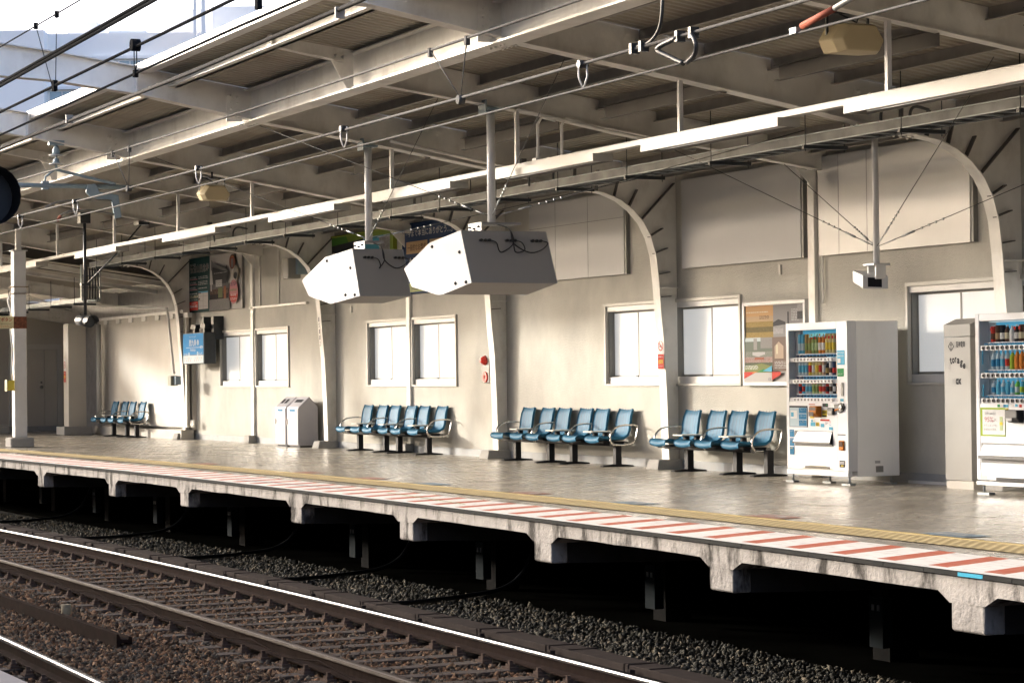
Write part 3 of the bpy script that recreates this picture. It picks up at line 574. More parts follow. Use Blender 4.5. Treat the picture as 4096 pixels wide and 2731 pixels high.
# ------------------------------------------------------------ canopy
can=thing('platform_canopy','cream steel canopy of curved frames and corrugated sheets over the platform','canopy',(-30,-3,0))
BOT=[(-.08,.10),(-.10,.9),(-.13,1.63),(-.17,2.04),(-.20,2.5),(-.24,2.85),(-.31,3.09),(-.42,3.29),(-.57,3.45),(-.76,3.58),(-.98,3.665),(-1.25,3.71),(-1.60,3.755),(-2.84,3.98),(-4.30,4.22),(-5.79,4.455),(-7.3,4.73),(-8.4,4.86),(-9.3,4.90),(-11.0,4.93),(-12.6,4.9),(-14.6,4.8)]
BOTM=[(-.04,3.70),(-.96,3.83),(-4.35,4.31),(-5.70,4.49)]
def flange(mb,pts,x,w,t,up=0):
    for k in range(len(pts)-1):
        (y0,z0),(y1,z1)=pts[k],pts[k+1]; d=Vector((y1-y0,z1-z0)).normalized(); n=Vector((d.y,-d.x))*t
        if up: n=-n
        i=mb.add([(x-w/2,y0,z0),(x+w/2,y0,z0),(x+w/2,y1,z1),(x-w/2,y1,z1),(x-w/2,y0+n.x,z0+n.y),(x+w/2,y0+n.x,z0+n.y),(x+w/2,y1+n.x,z1+n.y),(x-w/2,y1+n.x,z1+n.y)])
        for f in ((0,3,2,1),(4,5,6,7),(0,1,5,4),(2,3,7,6),(1,2,6,5),(0,4,7,3)): mb.face([i+q for q in f])
def bolt(mb,x,y,z,ax='x',r=.02,l=.03):
    d={'x':Vector((1,0,0)),'y':Vector((0,-1,0)),'z':Vector((0,0,-1))}[ax]; p=Vector((x,y,z)); mb.tube([p,p+d*l*.6,p+d*l],r,7,rs=[r,r*.9,r*.45])
for nm,x in FX.items():
    web=MB(); top=[(y,T(y)-.004) for y in (-14.6,-12.5,-11,-9.5,-8.4,-7.3,-5.8,-3,0,WY-.001)]
    web.prism(BOT+top+[(WY-.001,.10)],'x',x-.006,x+.006)
    fr=web.build('portal_frame',m_cream,can)
    fl=MB(); flange(fl,BOT,x,.19,.014); flange(fl,[(y,T(y)) for y in (-7.35,-8.4,-9.5,-11,-12.5,-14.6)],x,.19,.014,1)
    for yy in (-7.35,-9.2,-12): # web stiffeners
        zb=np.interp(-yy,[-p[0] for p in BOT],[p[1] for p in BOT]); fl.box(x+.006,x+.09,yy-.006,yy+.006,zb,T(yy)-.01)
    fl.build('flange',m_cream,fr)
    st=MB() # fins fanning out from the curved part
    for i,(y,z,ang,l) in enumerate(((-1.42,3.74,88,.30),(-1.1,3.70,84,.28),(-.84,3.62,74,.27),(-.62,3.49,62,.27),(-.44,3.32,45,.72),(-.32,3.10,30,.24),(-.25,2.88,20,.22),(-.21,2.60,10,.20),(-.18,2.3,4,.18))):
        a=R(ang); dy,dz=math.cos(a)*l,math.sin(a)*l; y1=min(y+dy,WY-.01); z1=z+(y1-y)/dy*dz if dy>1e-6 else z+dz; z1=min(z1,T(y1)-.02); n=Vector((-dz,dy)).normalized()*.006
        st.prism([(y-n.x,z-n.y),(y1-n.x,z1-n.y),(y1+n.x,z1+n.y),(y+n.x,z+n.y)],'x',x+.006,x+.075); st.build('stiffener_fin',m_beam_dark,fr); st=MB()
    st.box(x+.006,x+.09,-.16,WY-.01,2.42,2.435)
    st.build('stiffener_plate',m_cream,fr)
    sp=MB(); sp.prism([(-1.98,3.88),(-1.58,3.80),(-1.58,4.14),(-1.98,4.20)],'x',x+.006,x+.018)
    for a_ in range(3):
        for b_ in range(4): bolt(sp,x+.018,-1.92+.14*a_,3.92+.075*b_-.02*a_)
    for a_ in range(9):
        y_=-1.28-.085*a_; z_=np.interp(-y_,[-p[0] for p in BOT],[p[1] for p in BOT])-.014
        for s_ in (-.05,.05): bolt(sp,x+s_,y_,z_,'z',.016,.025)
    zz=T(-5.8)
    for a_ in range(4): bolt(sp,x+.006,-6.06,4.50+a_*.085); bolt(sp,x+.006,-6.14,4.52+a_*.085)
    for a_ in range(4):
        for s_ in (-.06,.06): bolt(sp,x-.2+a_*.1,-5.9+s_,4.43,'z',.014,.02)
    sp.box(x+.006,x+.016,-6.20,-6.0,4.45,4.83)
    sp.build('splice_plate',m_cream,fr)
    bb=MB(); a=bb.add([(x-.17,-.30,0),(x+.17,-.30,0),(x+.17,WY-.02,0),(x-.17,WY-.02,0),(x-.14,-.26,.13),(x+.14,-.26,.13),(x+.14,WY-.02,.13),(x-.14,WY-.02,.13)])
    for f in ((0,3,2,1),(4,5,6,7),(0,1,5,4),(1,2,6,5),(2,3,7,6),(3,0,4,7)): bb.face([a+t for t in f])
    bb.build('base_block',m_block,fr,bevel=.01)
for x in MX:
    web=MB(); top=[(y,T(y)-.004) for y in (-5.7,-3,WY-.001)]; web.prism(BOTM[::1]+top+[(WY-.001,3.70)],'x',x-.005,x+.005); fr=web.build('intermediate_beam',m_cream,can)
    fl=MB(); flange(fl,BOTM,x,.13,.012); fl.prism([(-.05,3.68),(-.32,3.72),(-.05,3.45)],'x',x+.0,x+.008); fl.build('flange',m_cream,fr)
    bk=MB(); bk.prism([(-5.98,4.62),(-5.98,4.86),(-6.95,4.98),(-6.95,4.86),(-6.15,4.72)],'x',x-.006,x+.006); bk.box(x-.06,x+.06,-6.95,-6.94,4.86,4.99)
    bk.prism([(-5.98,4.44),(-5.98,4.84),(-6.28,4.80),(-6.06,4.44)],'x',x-.008,x+.008)
    flange(bk,[(-6.1,4.72),(-6.95,4.86)],x,.1,.01); bolt(bk,x+.008,-6.1,4.78); bolt(bk,x+.008,-6.19,4.79)
    bk.build('bracket_arm',m_cream,fr)
# longitudinal edge beam
def bY(x): return -5.86-(x+32)**2/1500
xs=[-64+2*i for i in range(37)]
eb=MB()
def bar(mb,yo0,yo1,zo0,zo1,xs=xs,yf=bY):
    n=len(xs); i=mb.add([(x,yf(x)+yo,z) for x in xs for (yo,z) in ((yo0,zo0),(yo1,zo0),(yo1,zo1),(yo0,zo1))])
    for k in range(n-1):
        for j in range(4): mb.face((i+4*k+j,i+4*k+(j+1)%4,i+4*(k+1)+(j+1)%4,i+4*(k+1)+j))
    mb.face((i,i+1,i+2,i+3)); mb.face((i+4*n-4,i+4*n-3,i+4*n-2,i+4*n-1))
bar(eb,-.006,.006,4.45,4.83); bar(eb,-.125,.125,4.43,4.45); bar(eb,-.1,.1,4.83,4.845)
eb.build('edge_beam',m_cream,can)
g=MB(); bar(g,-1.44,-1.29,5.0,5.12); g.build('gutter',m_white,can)
g=MB(); bar(g,-1.00,-.94,4.845,4.98); bar(g,-1.08,-.94,4.845,4.852); g.build('outer_channel',m_cream,can)
# corrugated sheets and purlins bay by bay
allx=sorted([-52.5]+list(FX.values())+[-6.0,2.0,10.0])
for a_,b_ in zip(allx[:-1],allx[1:]):
    s=MB(); x=a_+.01; P=.135; pr=[]
    while x<b_-.01:
        for (dx,dz) in ((0,0),(.05,0),(.07,.03),(.115,.03),(.135,0)):
            if x+dx<=b_-.01 and (not pr or dx>0): pr.append((x+dx,dz))
        x+=P
    ys=[-7.18,-3.5,WY+.3]; i=s.add([(x,y,T(y)+dz) for y in ys for x,dz in pr]); n=len(pr)
    for r in range(2):
        for k in range(n-1): s.face((i+r*n+k,i+r*n+k+1,i+(r+1)*n+k+1,i+(r+1)*n+k))
    s.build('roof_sheet',m_sheet,can)
fxs=sorted(list(FX.values())+MX+[-52.5,-8.5])
for a_,b_ in zip(fxs[:-1],fxs[1:]):
    for y in (-5.15,-4.45,-3.72,-2.95,-2.2,-1.45,-.7,-.1):
        z=T(y); p=MB(); p.box(a_+.006,b_-.006,y-.004,y+.004,z-.12,z-.003); p.box(a_+.006,b_-.006,y-.045,y-.004,z-.12,z-.113); p.build('purlin',m_purlin,can)
    a_=max(a_,b_-2.65); p=MB(); p.box(a_+.006,b_-.006,-3.47,-3.462,4.07,4.22); p.box(a_+.006,b_-.006,-3.53,-3.47,4.07,4.078); p.box(a_+.006,b_-.006,-3.53,-3.47,4.212,4.22); p.build('channel_purlin',m_beam_dark,can)
# ------------------------------------------------------------ strip lights
lr=thing('light_rail','long cream trunking rail hung under the canopy beams','light rail',(-30,-4,3.6))
mb=MB(); mb.box(-52.5,-8,-4.045,-3.955,3.60,3.66); mb.build('trunking',m_lamp,lr,bevel=.004)
for x in (-49.9,-45.3,-41.35,-37.6,-33.95,-28.5,-24.75,-20.95,-17.3,-13.4):
    mb=MB(); mb.box(x-.022,x+.022,-4.022,-3.978,3.66,4.19 if x in FX.values() else 4.26); mb.build('hanger',m_white,lr)
m_tube=mat('unlit_fluorescent_tube',(.8,.8,.78),.2,var=.02)
names=['leftmost strip light, beside the white square post','strip light crossed by the black pole of the signal lamp','third strip light from the left','strip light left of the smaller monitor pole','strip light between the two monitor poles','strip light just right of the larger monitor pole','strip light above the plain blank board','strip light at the upper right edge above the pole camera']
for i,(x,l) in enumerate(((-49.5,3.0),(-43.6,2.75),(-38.1,2.75),(-32.9,2.65),(-29.03,2.65),(-25.28,2.65),(-21.57,2.65),(-17.82,2.65))):
    f=thing('strip_light','cream '+names[i],'strip light',(x,-4,3.5),'strip lights along the light rail')
    h=MB(); y0,y1=-4.12,-3.88; zt,zb=3.598,3.515
    h.box(x,x+l,y0,y0+.008,zb,zt); h.box(x,x+l,y1-.008,y1,zb,zt); h.box(x,x+.008,y0+.008,y1-.008,zb,zt); h.box(x+l-.008,x+l,y0+.008,y1-.008,zb,zt); h.box(x+.008,x+l-.008,y0+.008,y1-.008,zt-.02,zt)
    h.build('housing',m_lamp,f)
    t=MB()
    for yy in (-4.05,-3.95): t.tube([(x+.12,yy,3.54),(x+l-.12,yy,3.54)],.014,8)
    t.build('tube',m_tube,f)
# ------------------------------------------------------------ cable tray
tr=thing('cable_tray','galvanised ladder cable tray hung on thin rods above the wall','cable tray',(-30,-1.95,3.6))
mb=MB(); web_=MB()
for y in (-2.1,-1.78):
    web_.box(-50,-8,y-.006,y+.006,3.668,3.755); mb.box(-50,-8,y-.02 if y<-2 else y,y if y<-2 else y+.02,3.755,3.765); mb.box(-50,-8,y-.02 if y<-2 else y,y if y<-2 else y+.02,3.655,3.665)
x=-49.9
while x<-8: mb.box(x,x+.04,-2.094,-1.786,3.662,3.675); x+=.3
mb.build('rail_lips',m_galv,tr); web_.build('side_rails',m_trayweb,tr)
c=MB()
for k in range(5):
    P=[(-49.8+1.5*i,-2.03+.045*k+random.uniform(-.01,.01),3.70+random.uniform(-.005,.012)) for i in range(28)]; c.tube(P,.017,6)
c.build('cables',m_black,tr)
for k,x in enumerate((-49.2,-47.3,-45.0,-43.2,-41.6,-39.6,-37.6,-35.2,-33.0,-31.2,-29.3,-27.43,-25.56,-23.54,-21.56,-19.8,-17.9,-15.9,-13.9)):
    b=MB(); b.box(x-.02,x+.02,-2.2,-1.66,3.605,3.645)
    for y in (-2.17,-1.69): b.tube([(x,y,3.58),(x,y,T(y)-.1)],.006,5)
    b.build('bracket',m_blackm,tr)
# vertical drop of cables and lower tray at the far left
dt=thing('cable_drop','vertical ladder of black cables dropping from the end of the cable tray','cable ladder',(-50.6,-1.9,3.1))
mb=MB()
for y in (-2.12,-1.72): mb.box(-50.65,-50.55,y-.012,y+.012,2.98,3.75)
for z in (3.0,3.25,3.5,3.72): mb.box(-50.62,-50.58,-2.11,-1.73,z,z+.03)
mb.build('ladder_frame',m_galv,dt); c=MB()
for k in range(6): c.tube([(-50.57,-2.07+.06*k,3.74),(-50.55,-2.07+.06*k,3.3),(-50.57,-2.07+.06*k,3.02)],.02,6)
c.build('cables',m_blackm,dt)
lt=thing('lower_cable_tray','low cable tray running left behind the white square post','cable tray',(-56,-1.95,3.0))
mb=MB()
for y in (-2.1,-1.8): mb.box(-66,-50.5,y-.008,y+.008,2.96,3.05)
mb.build('side_rails',m_galv,lt); mb=MB()
for x in (-51,-53,-55,-57,-59): mb.box(x-.02,x+.02,-2.2,-1.7,2.90,2.94); mb.tube([(x,-2.17,2.9),(x,-2.17,3.5)],.008,5)
mb.build('brackets',m_blackm,lt)
# conduit runs along two beams
for (x,lab) in ((-24.42,'pair of cream conduits running along the beam behind the larger monitor pole'),(-28.17,'pair of cream conduits running along the beam behind the smaller monitor pole')):
    mb=MB()
    for k in range(2): mb.tube([(x+.05*k,-4.15,4.24-.0*k),(x+.05*k,-3.0,4.03),(x+.05*k,-1.9,3.86)],.02,7)
    if x>-25:
        for dy in (-3.9,-3.6): mb.tube([(x+.05,dy-.02,3.66),(x+.05,dy-.02,4.08),(x+.05,dy+.03,4.16),(x+.05,dy+.2,4.13)],.018,7); mb.box(x-.0,x+.1,dy-.07,dy+.03,3.62,3.70)
    tag(mb.build('conduit_pair',m_cream),lab,'conduit')
# ------------------------------------------------------------ far end of the platform (older canopy, walls, posts)
fw=thing('siding_wall','far cream panelled wall behind the leftmost bench','wall',(-53,-.1,0))
mb=MB(); xa,xb=-56.6,-49.7
def sy(x): return .05-(x-xb)*-.02
n_=14; step=(xb-xa)/n_
for i in range(n_):
    x0=xa+i*step; mb.box(x0+.001,x0+step-.001,sy(xa),sy(xa)+.06,.26,2.72)
mb.box(xa,xb,.03,.12,.2,2.7); mb.build('wall_panels',m_siding,fw)
mb=MB(); mb.box(xa,xb,-.22,.06,0,.2); mb.build('kerb',m_siding,fw); mb=MB(); mb.box(xa,xb,-.17,-.03,2.70,2.76)
for i in range(7): mb.box(xa+.5+i*1.05,xa+.8+i*1.05,-.12,-.02,2.6,2.70)
mb.build('top_rail',m_cream,fw)
mb=MB()
for i in range(13):
    x=xa+.4+i*.56
    for d in (0,.12): mb.box(x+d-.015,x+d+.015,-.07,-.03,.26,.42); mb.box(x+d-.035,x+d+.035,-.075,-.07,.30,.34)
mb.box(xa,xb,-.08,-.05,.25,.28); mb.build('pipe_clips',m_cream,fw)
ew=thing('end_wall','grey beige end wall with a closed double door at the far left','wall',(-61.5,-1,0))
mb=MB(); mb.box(-61.6,-61.5,-6,1.5,.1,3.3); mb.build('wall_face',m_siding,ew); mb=MB(); mb.box(-61.5,-61.47,-6,1.5,0,.13); mb.build('plinth',m_plinth,ew)
d=MB(); d.box(-61.49,-61.42,-1.12,-.98,.13,2.23); d.box(-61.49,-61.42,.13,.25,.13,2.23); d.box(-61.49,-61.42,-.98,.13,2.10,2.23); d=d.build('door',m_beige,ew)
q=MB(); q.box(-61.49,-61.46,-.97,-.21,.15,2.09); q.box(-61.49,-61.46,-.20,.12,.15,2.09); q.build('door_leaf',m_siding,d); q=MB(); q.tube([(-61.46,-.29,1.13),(-61.38,-.29,1.13)],.04,10); q.tube([(-61.46,-.29,1.25),(-61.42,-.29,1.25)],.025,10); q.build('knob',m_chrome,d)
# white square post in front
wp=thing('square_post','white square post with steel bands standing at the platform front on the left','post',(-46.55,-4.45,0))
mb=MB(); mb.box(-46.67,-46.43,-4.57,-4.33,.19,3.80); mb.build('shaft',m_white,wp,bevel=.012)
mb=MB(); mb.bbox(-46.78,-46.32,-4.68,-4.22,0,.19,.02); mb.build('base_block',m_block,wp)
mb=MB(); mb.box(-46.70,-46.40,-4.60,-4.30,3.80,3.82); mb.box(-46.6,-46.5,-4.5,-4.4,3.82,4.25); mb.build('cap_plate',m_white,wp)
mb=MB(); mb.box(-46.71,-46.39,-4.61,-4.29,3.10,3.115); mb.box(-46.71,-46.39,-4.61,-4.29,2.97,2.985); mb.build('steel_band',pc('rusty_band',(.33,.24,.15)),wp)
mb=MB(); mb.box(-46.675,-46.425,-4.575,-4.325,2.30,2.53); mb.build('rust_band',m_rusty,wp)
mb=MB(); mb.tube([(-46.55,-4.60,3.0),(-46.55,-4.66,2.85),(-46.55,-4.60,2.6),(-46.5,-4.62,2.2),(-46.5,-4.59,1.9),(-46.5,-4.61,1.5),(-46.5,-4.60,1.3)],.018,7); mb.build('conduit',m_white,wp)
sg=thing('call_button_sign','yellowed sign with red writing fixed to the white square post','sign',(-46.45,-4.9,2.3))
mb=MB(); mb.box(-46.46,-46.43,-5.15,-4.58,2.30,2.54); mb.build('sign_plate',mat('yellowed_sign_face',(.62,.56,.33),.5,var=.1,scale=8,stain=(.35,.2,.1),stain_amt=.4,stain_scale=(5,5,5)),sg)
mb=MB(); mb.text('非常通報ボタン',-5.12,2.43,.51,.085,0,y=-46.427,plane='x',bold=.02); mb.text('非常の際は押して係員に知らせてください',-5.12,2.375,.50,.03,1,y=-46.427,plane='x'); mb.text('いたずらで非常通報ボタンを押さないで',-5.12,2.325,.50,.03,0,y=-46.427,plane='x'); mb.build('lettering',[pc('sign_red',(.6,.06,.04)),BLK],sg)
yb=thing('emergency_box','small yellow emergency button box clipped to the white square post','box',(-46.4,-4.62,1.1))
mb=MB(); mb.bbox(-46.46,-46.30,-4.74,-4.60,1.10,1.30,.01); mb.build('casing',m_yel,yb); mb=MB(); mb.box(-46.47,-46.29,-4.755,-4.742,1.09,1.31); mb.build('front_cover',pc('pale_cover',(.75,.72,.5)),yb)
p2=thing('square_post','cream square post left of the leftmost bench with a small no smoking sticker','post',(-56.3,-.75,0))
mb=MB(); mb.box(-56.55,-56.1,-.98,-.55,.2,2.62); mb.build('shaft',m_siding,p2,bevel=.012); mb=MB(); mb.bbox(-56.7,-55.95,-1.13,-.45,0,.2,.02); mb.build('base_block',m_block,p2)
mb=MB(); mb.tube([(-55.9,-.3,.2),(-55.9,-.3,2.6)],.06,10); mb.build('drain_pipe',m_beige,p2)
def nosmoke(y,x0,z0,w,h,par,name='no_smoking_sticker'):
    mb=MB(); mb.quad((x0,y,z0),(x0+w,y,z0),(x0+w,y,z0+h),(x0,y,z0+h),0); mb.quad((x0,y-.002,z0),(x0+w,y-.002,z0),(x0+w,y-.002,z0+h*.47),(x0,y-.002,z0+h*.47),1)
    cx,cz,r=x0+w/2,z0+h*.74,w*.42
    n=20
    i=mb.add([(cx+r*math.cos(q*2*math.pi/n),y-.003,cz+r*1.0*math.sin(q*2*math.pi/n)) for q in range(n)]+[(cx+r*.8*math.cos(q*2*math.pi/n),y-.003,cz+r*.8*math.sin(q*2*math.pi/n)) for q in range(n)])
    for q in range(n): mb.face((i+q,i+(q+1)%n,i+n+(q+1)%n,i+n+q),1)
    mb.quad((cx-r*.65,y-.004,cz+r*.5),(cx-r*.5,y-.004,cz+r*.65),(cx+r*.65,y-.004,cz-r*.5),(cx+r*.5,y-.004,cz-r*.65),1)
    mb.quad((cx-r*.5,y-.0035,cz-r*.22),(cx+r*.5,y-.0035,cz-r*.22),(cx+r*.5,y-.0035,cz-r*.05),(cx-r*.5,y-.0035,cz-r*.05),2)
    mb.text('全面禁煙',x0+w*.12,z0+h*.16,w*.76,h*.14,3,y=y-.005,bold=.02); mb.text('阪神電車では',x0+w*.12,z0+h*.36,w*.76,h*.05,0,y=y-.005); mb.text('としております',x0+w*.12,z0+h*.06,w*.76,h*.05,0,y=y-.005)
    return mb.build(name,[WHT,RED,BLK,YEL],par)
nosmoke(-.985,-56.5,1.25,.2,.55,p2)
s_=nosmoke(-.135,FX['A']-.085,1.34,.17,.42,None); tag(s_,'no smoking sign in red and white stuck on the curved column above the bench','sign')
p3=thing('square_post','cream post base at the very left edge of the picture','post',(-59.3,-1.9,0)); mb=MB(); mb.box(-59.5,-59.1,-2.3,-1.98,.2,3.2); mb.build('shaft',m_siding,p3); mb=MB(); mb.bbox(-59.6,-58.95,-2.4,-1.7,0,.2,.02); mb.build('base_block',m_block,p3)
# older low canopy
oc=thing('old_canopy','lower old canopy with braced beams beyond the last curved frame','canopy',(-60,-2,3))
def girder(name,x,y0,z0,y1,z1,dep,w=.16,plate=None):
    g=MB(); g.prism([(y0,z0),(y1,z1),(y1,z1+dep),(y0,z0+dep)],'x',x-.006,x+.006); flange(g,[(y0,z0),(y1,z1)][::-1],x,w,.012,1); flange(g,[(y0,z0+dep),(y1,z1+dep)][::-1],x,w,.012,1)
    if plate: 
        yp=plate; zp=z0+(z1-z0)*(yp-y0)/(y1-y0); g.box(x+.006,x+.02,yp-.2,yp+.2,zp+.05,zp+dep-.04)
        for a_ in range(4):
            for b_ in range(2): bolt(g,x+.02,yp-.14+.09*a_,zp+.10+.1*b_)
    return g.build(name,m_cream,oc)
g=MB(); g.prism([(-9,4.55),(.5,3.36),(.5,3.9),(-7.2,5.04),(-9,5.3)],'x',-52.55,-52.5); g.build('gable_panel',m_beam_dark,oc)
girder('old_beam',-52.45,-8,4.56,.4,3.36,.10); girder('old_beam',-53.3,-8,4.40,.4,3.24,.08)
girder('old_beam',-56.5,-7,4.10,1.8,2.87,.27,plate=-1.6); girder('old_beam',-60,-7,3.82,1.2,2.55,.32,plate=-.3); girder('old_beam',-64,-7,3.6,1.8,2.42,.2)
s=MB(); x=-68; pr=[]
while x<-52.2:
    for (dx,dz) in ((0,0),(.08,0),(.11,.03),(.17,.03)): pr.append((x+dx,dz))
    x+=.2
ys=[-8,.6]; i=s.add([(x,y,3.55-.135*y+dz) for y in ys for x,dz in pr]); n=len(pr)
for k in range(n-1): s.face((i+k,i+k+1,i+n+k+1,i+n+k))
s.build('old_roof_sheet',m_siding,oc)
b=MB()
for (xa,ya,xb_,yb_) in ((-56.5,-5,-60,-1),(-56.5,-1,-60,-5),(-60,-4,-64,-.5),(-60,-.5,-64,-4),(-56.5,-.5,-60,.8),(-52.6,-4,-56.5,-.5)):
    za=3.35-.135*ya; zb=3.2-.135*yb_; b.tube([(xa,ya,za-.35),(xb_,yb_,zb-.4)],.015,5)
for y in (-4,-2.5,-1.0,.3): b.box(-66,-56.5,y-.03,y+.03,3.42-.135*y-.1,3.42-.135*y)
b.build('bracing',m_cream,oc)
bw=MB(); bw.box(-62,-49.35,.35,.5,0,4.2); tag(bw.build('back_wall',m_purlin),'plain beige wall behind the old canopy above the panelled wall','wall')
# platform wall pipe down the last curved column, with its small box
pp=MB(); x=-49.72; pp.hose([(-51.6,-1.9,2.95),(-50.5,-.9,2.83),(x-.05,-.55,2.80),(x,-.50,2.72),(x,-.46,2.4),(x,-.40,1.8),(x,-.36,1.4)],.028,7); tag(pp.build('drain_conduit',m_cream),'thin cream conduit bending down the farthest curved column','conduit')
cb=thing('control_box','grey green control box on the farthest curved column','box',(-48.7,-.4,1.2)); mb=MB(); mb.bbox(-49.8,-49.58,-.48,-.32,1.15,1.36,.01); mb.build('casing',pc('box_green',(.42,.42,.33)),cb); mb=MB(); mb.box(-49.58,-49.46,-.41,-.29,1.17,1.35); mb.build('side_box',m_bluegrey,cb)
# ------------------------------------------------------------ departure screen
ds=thing('station_screen','blue station name screen in a black housing mounted beside the farthest curved column','screen',(-48.4,-.3,1.6))
x0,x1,z0,z1,yf=-49.2,-47.76,1.60,2.25,-.32
mb=MB(); mb.bbox(x0,x1,yf,-.06,z0,z1,.012); mb.build('housing',m_blackm,ds)
mb=MB(); mb.box(x0+.03,x1-.04,yf-.008,yf,z0+.19,z1-.02,0)
mb.build('upper_display',emis('blue_screen_glow',(.01,.13,.28),.12),ds)
mb=MB(); mb.box(x0+.03,x1-.04,yf-.008,yf,z0+.015,z0+.175,0); 
mb.build('lower_display',emis('white_screen_glow',(.40,.43,.42),.08),ds)
mb=MB(); y=yf-.012
mb.text('西九条',x0+.46,z1-.28,.50,.14,0,y=y,bold=.02); mb.text('にしくじょう',x0+.48,z1-.10,.45,.035,0,y=y); mb.text('Nishikujo',x0+.54,z1-.40,.36,.07,0,y=y,bold=.01); mb.text('ちどりばし',x0+.1,z1-.47,.28,.05,0,y=y,bold=.01); mb.text('くじょう',x1-.34,z1-.46,.24,.05,0,y=y,bold=.01)
mb.quad((x0+.25,y,z1-.315),(x1-.2,y,z1-.315),(x1-.2,y,z1-.305),(x0+.25,y,z1-.305),0); mb.text('>>>',x1-.23,z1-.34,.18,.07,0,y=y,bold=.02)
for (cx,cz,r) in ((x1-.38,z1-.21,.06),(x0+.45,z1-.45,.045),(x1-.40,z1-.44,.045)):
    i=mb.add([(cx+r*math.cos(q*.5236),y,cz+r*math.sin(q*.5236)) for q in range(12)]); mb.face([i+q for q in range(12)],0); mb.quad((cx-.012,y-.002,cz-r*.6),(cx+.012,y-.002,cz-r*.6),(cx+.012,y-.002,cz+r*.5),(cx-.012,y-.002,cz+r*.5),1)
for k in range(9):
    xx=x0+.12+.14*k
    if k!=4: mb.quad((xx,y,z0+.05),(xx+.03,y,z0+.05),(xx+.03,y,z0+.09),(xx,y,z0+.09),2); mb.quad((xx+.03,y,z0+.1),(xx+.06,y,z0+.1),(xx+.06,y,z0+.14),(xx+.03,y,z0+.14),1 if k%2 else 3)
mb.build('lettering',[WHT,SKY,PNK,ORG],ds)
mb=MB()
for xx in (-48.75,-48.1): mb.box(xx-.06,xx+.06,-.22,-.12,2.25,2.36); mb.box(xx-.16,xx+.16,-.24,-.06,2.34,2.42); mb.box(xx+.14,xx+.30,-.10,WY,2.1,2.58)
mb.build('mount',m_blackm,ds)
# ------------------------------------------------------------ benches
def seat_mesh(x,y0,w=.44):
    """moulded seat shell: cushion running forward, back curving up; returns (shell, grooves)"""
    pr=[(-.50,.325),(-.515,.36),(-.50,.395),(-.45,.412),(-.36,.402),(-.22,.385),(-.10,.39),(-.04,.43),(-.01,.50),(.01,.60),(.03,.70),(.065,.80)]
    hw=[.205,.215,.22,.222,.22,.205,.20,.20,.205,.21,.205,.19]
    mb=MB(); n=9; t=.035; rows=[]
    for k,(a,z) in enumerate(pr):
        r=[]
        for q in range(n):
            u=-1+2*q/(n-1); dish=.022*(u*u)
            back=max(0,min(1,(k-6)/3)); r.append((x+u*hw[k],y0+a-dish*back*1.3,z+dish*(1-back)+(-.018*(1-u*u) if k==len(pr)-1 else 0)))
        rows.append(r)
    nb=[]
    for k,r in enumerate(rows):
        a,z=pr[k]; p=pr[max(k-1,0)]; q_=pr[min(k+1,len(pr)-1)]; d=Vector((q_[0]-p[0],q_[1]-p[1])).normalized(); nn=(d.y*t,-d.x*t)
        if k<3: nn=(.01,0)
        nb.append([(v[0],v[1]+nn[0],v[2]+nn[1]) for v in r])
    i=mb.add([v for r in rows for v in r]); j=mb.add([v for r in nb for v in r]); m=len(rows)
    for k in range(m-1):
        for q in range(n-1):
            mb.face((i+k*n+q,i+k*n+q+1,i+(k+1)*n+q+1,i+(k+1)*n+q),0,True); mb.face((j+k*n+q,j+(k+1)*n+q,j+(k+1)*n+q+1,j+k*n+q+1),0,True)
        for q in (0,n-1): 
            f=(i+k*n+q,i+(k+1)*n+q,j+(k+1)*n+q,j+k*n+q); mb.face(f if q else f[::-1],0)
    for k in (0,m-1):
        for q in range(n-1): mb.face((i+k*n+q,j+k*n+q,j+k*n+q+1,i+k*n+q+1))
    g=MB()
    def line(u,k0,k1):
        for k in range(k0,k1):
            def P(kk): 
                a,z=pr[kk]; dd=.022*u*u*1.3*max(0,min(1,(kk-6)/3)); return (x+u*hw[kk],y0+a-dd-.004,z+(.001 if kk>6 else .004))
            a,b=P(k),P(k+1); g.quad((a[0]-.0035,a[1],a[2]),(a[0]+.0035,a[1],a[2]),(b[0]+.0035,b[1],b[2]),(b[0]-.0035,b[1],b[2]))
    for u in (-.55,-.18,.2,.58): line(u,9,11)
    for u in (-.22,.24): line(u,7,9)
    for u in (-.55,.58): line(u,8,9)
    return mb,g
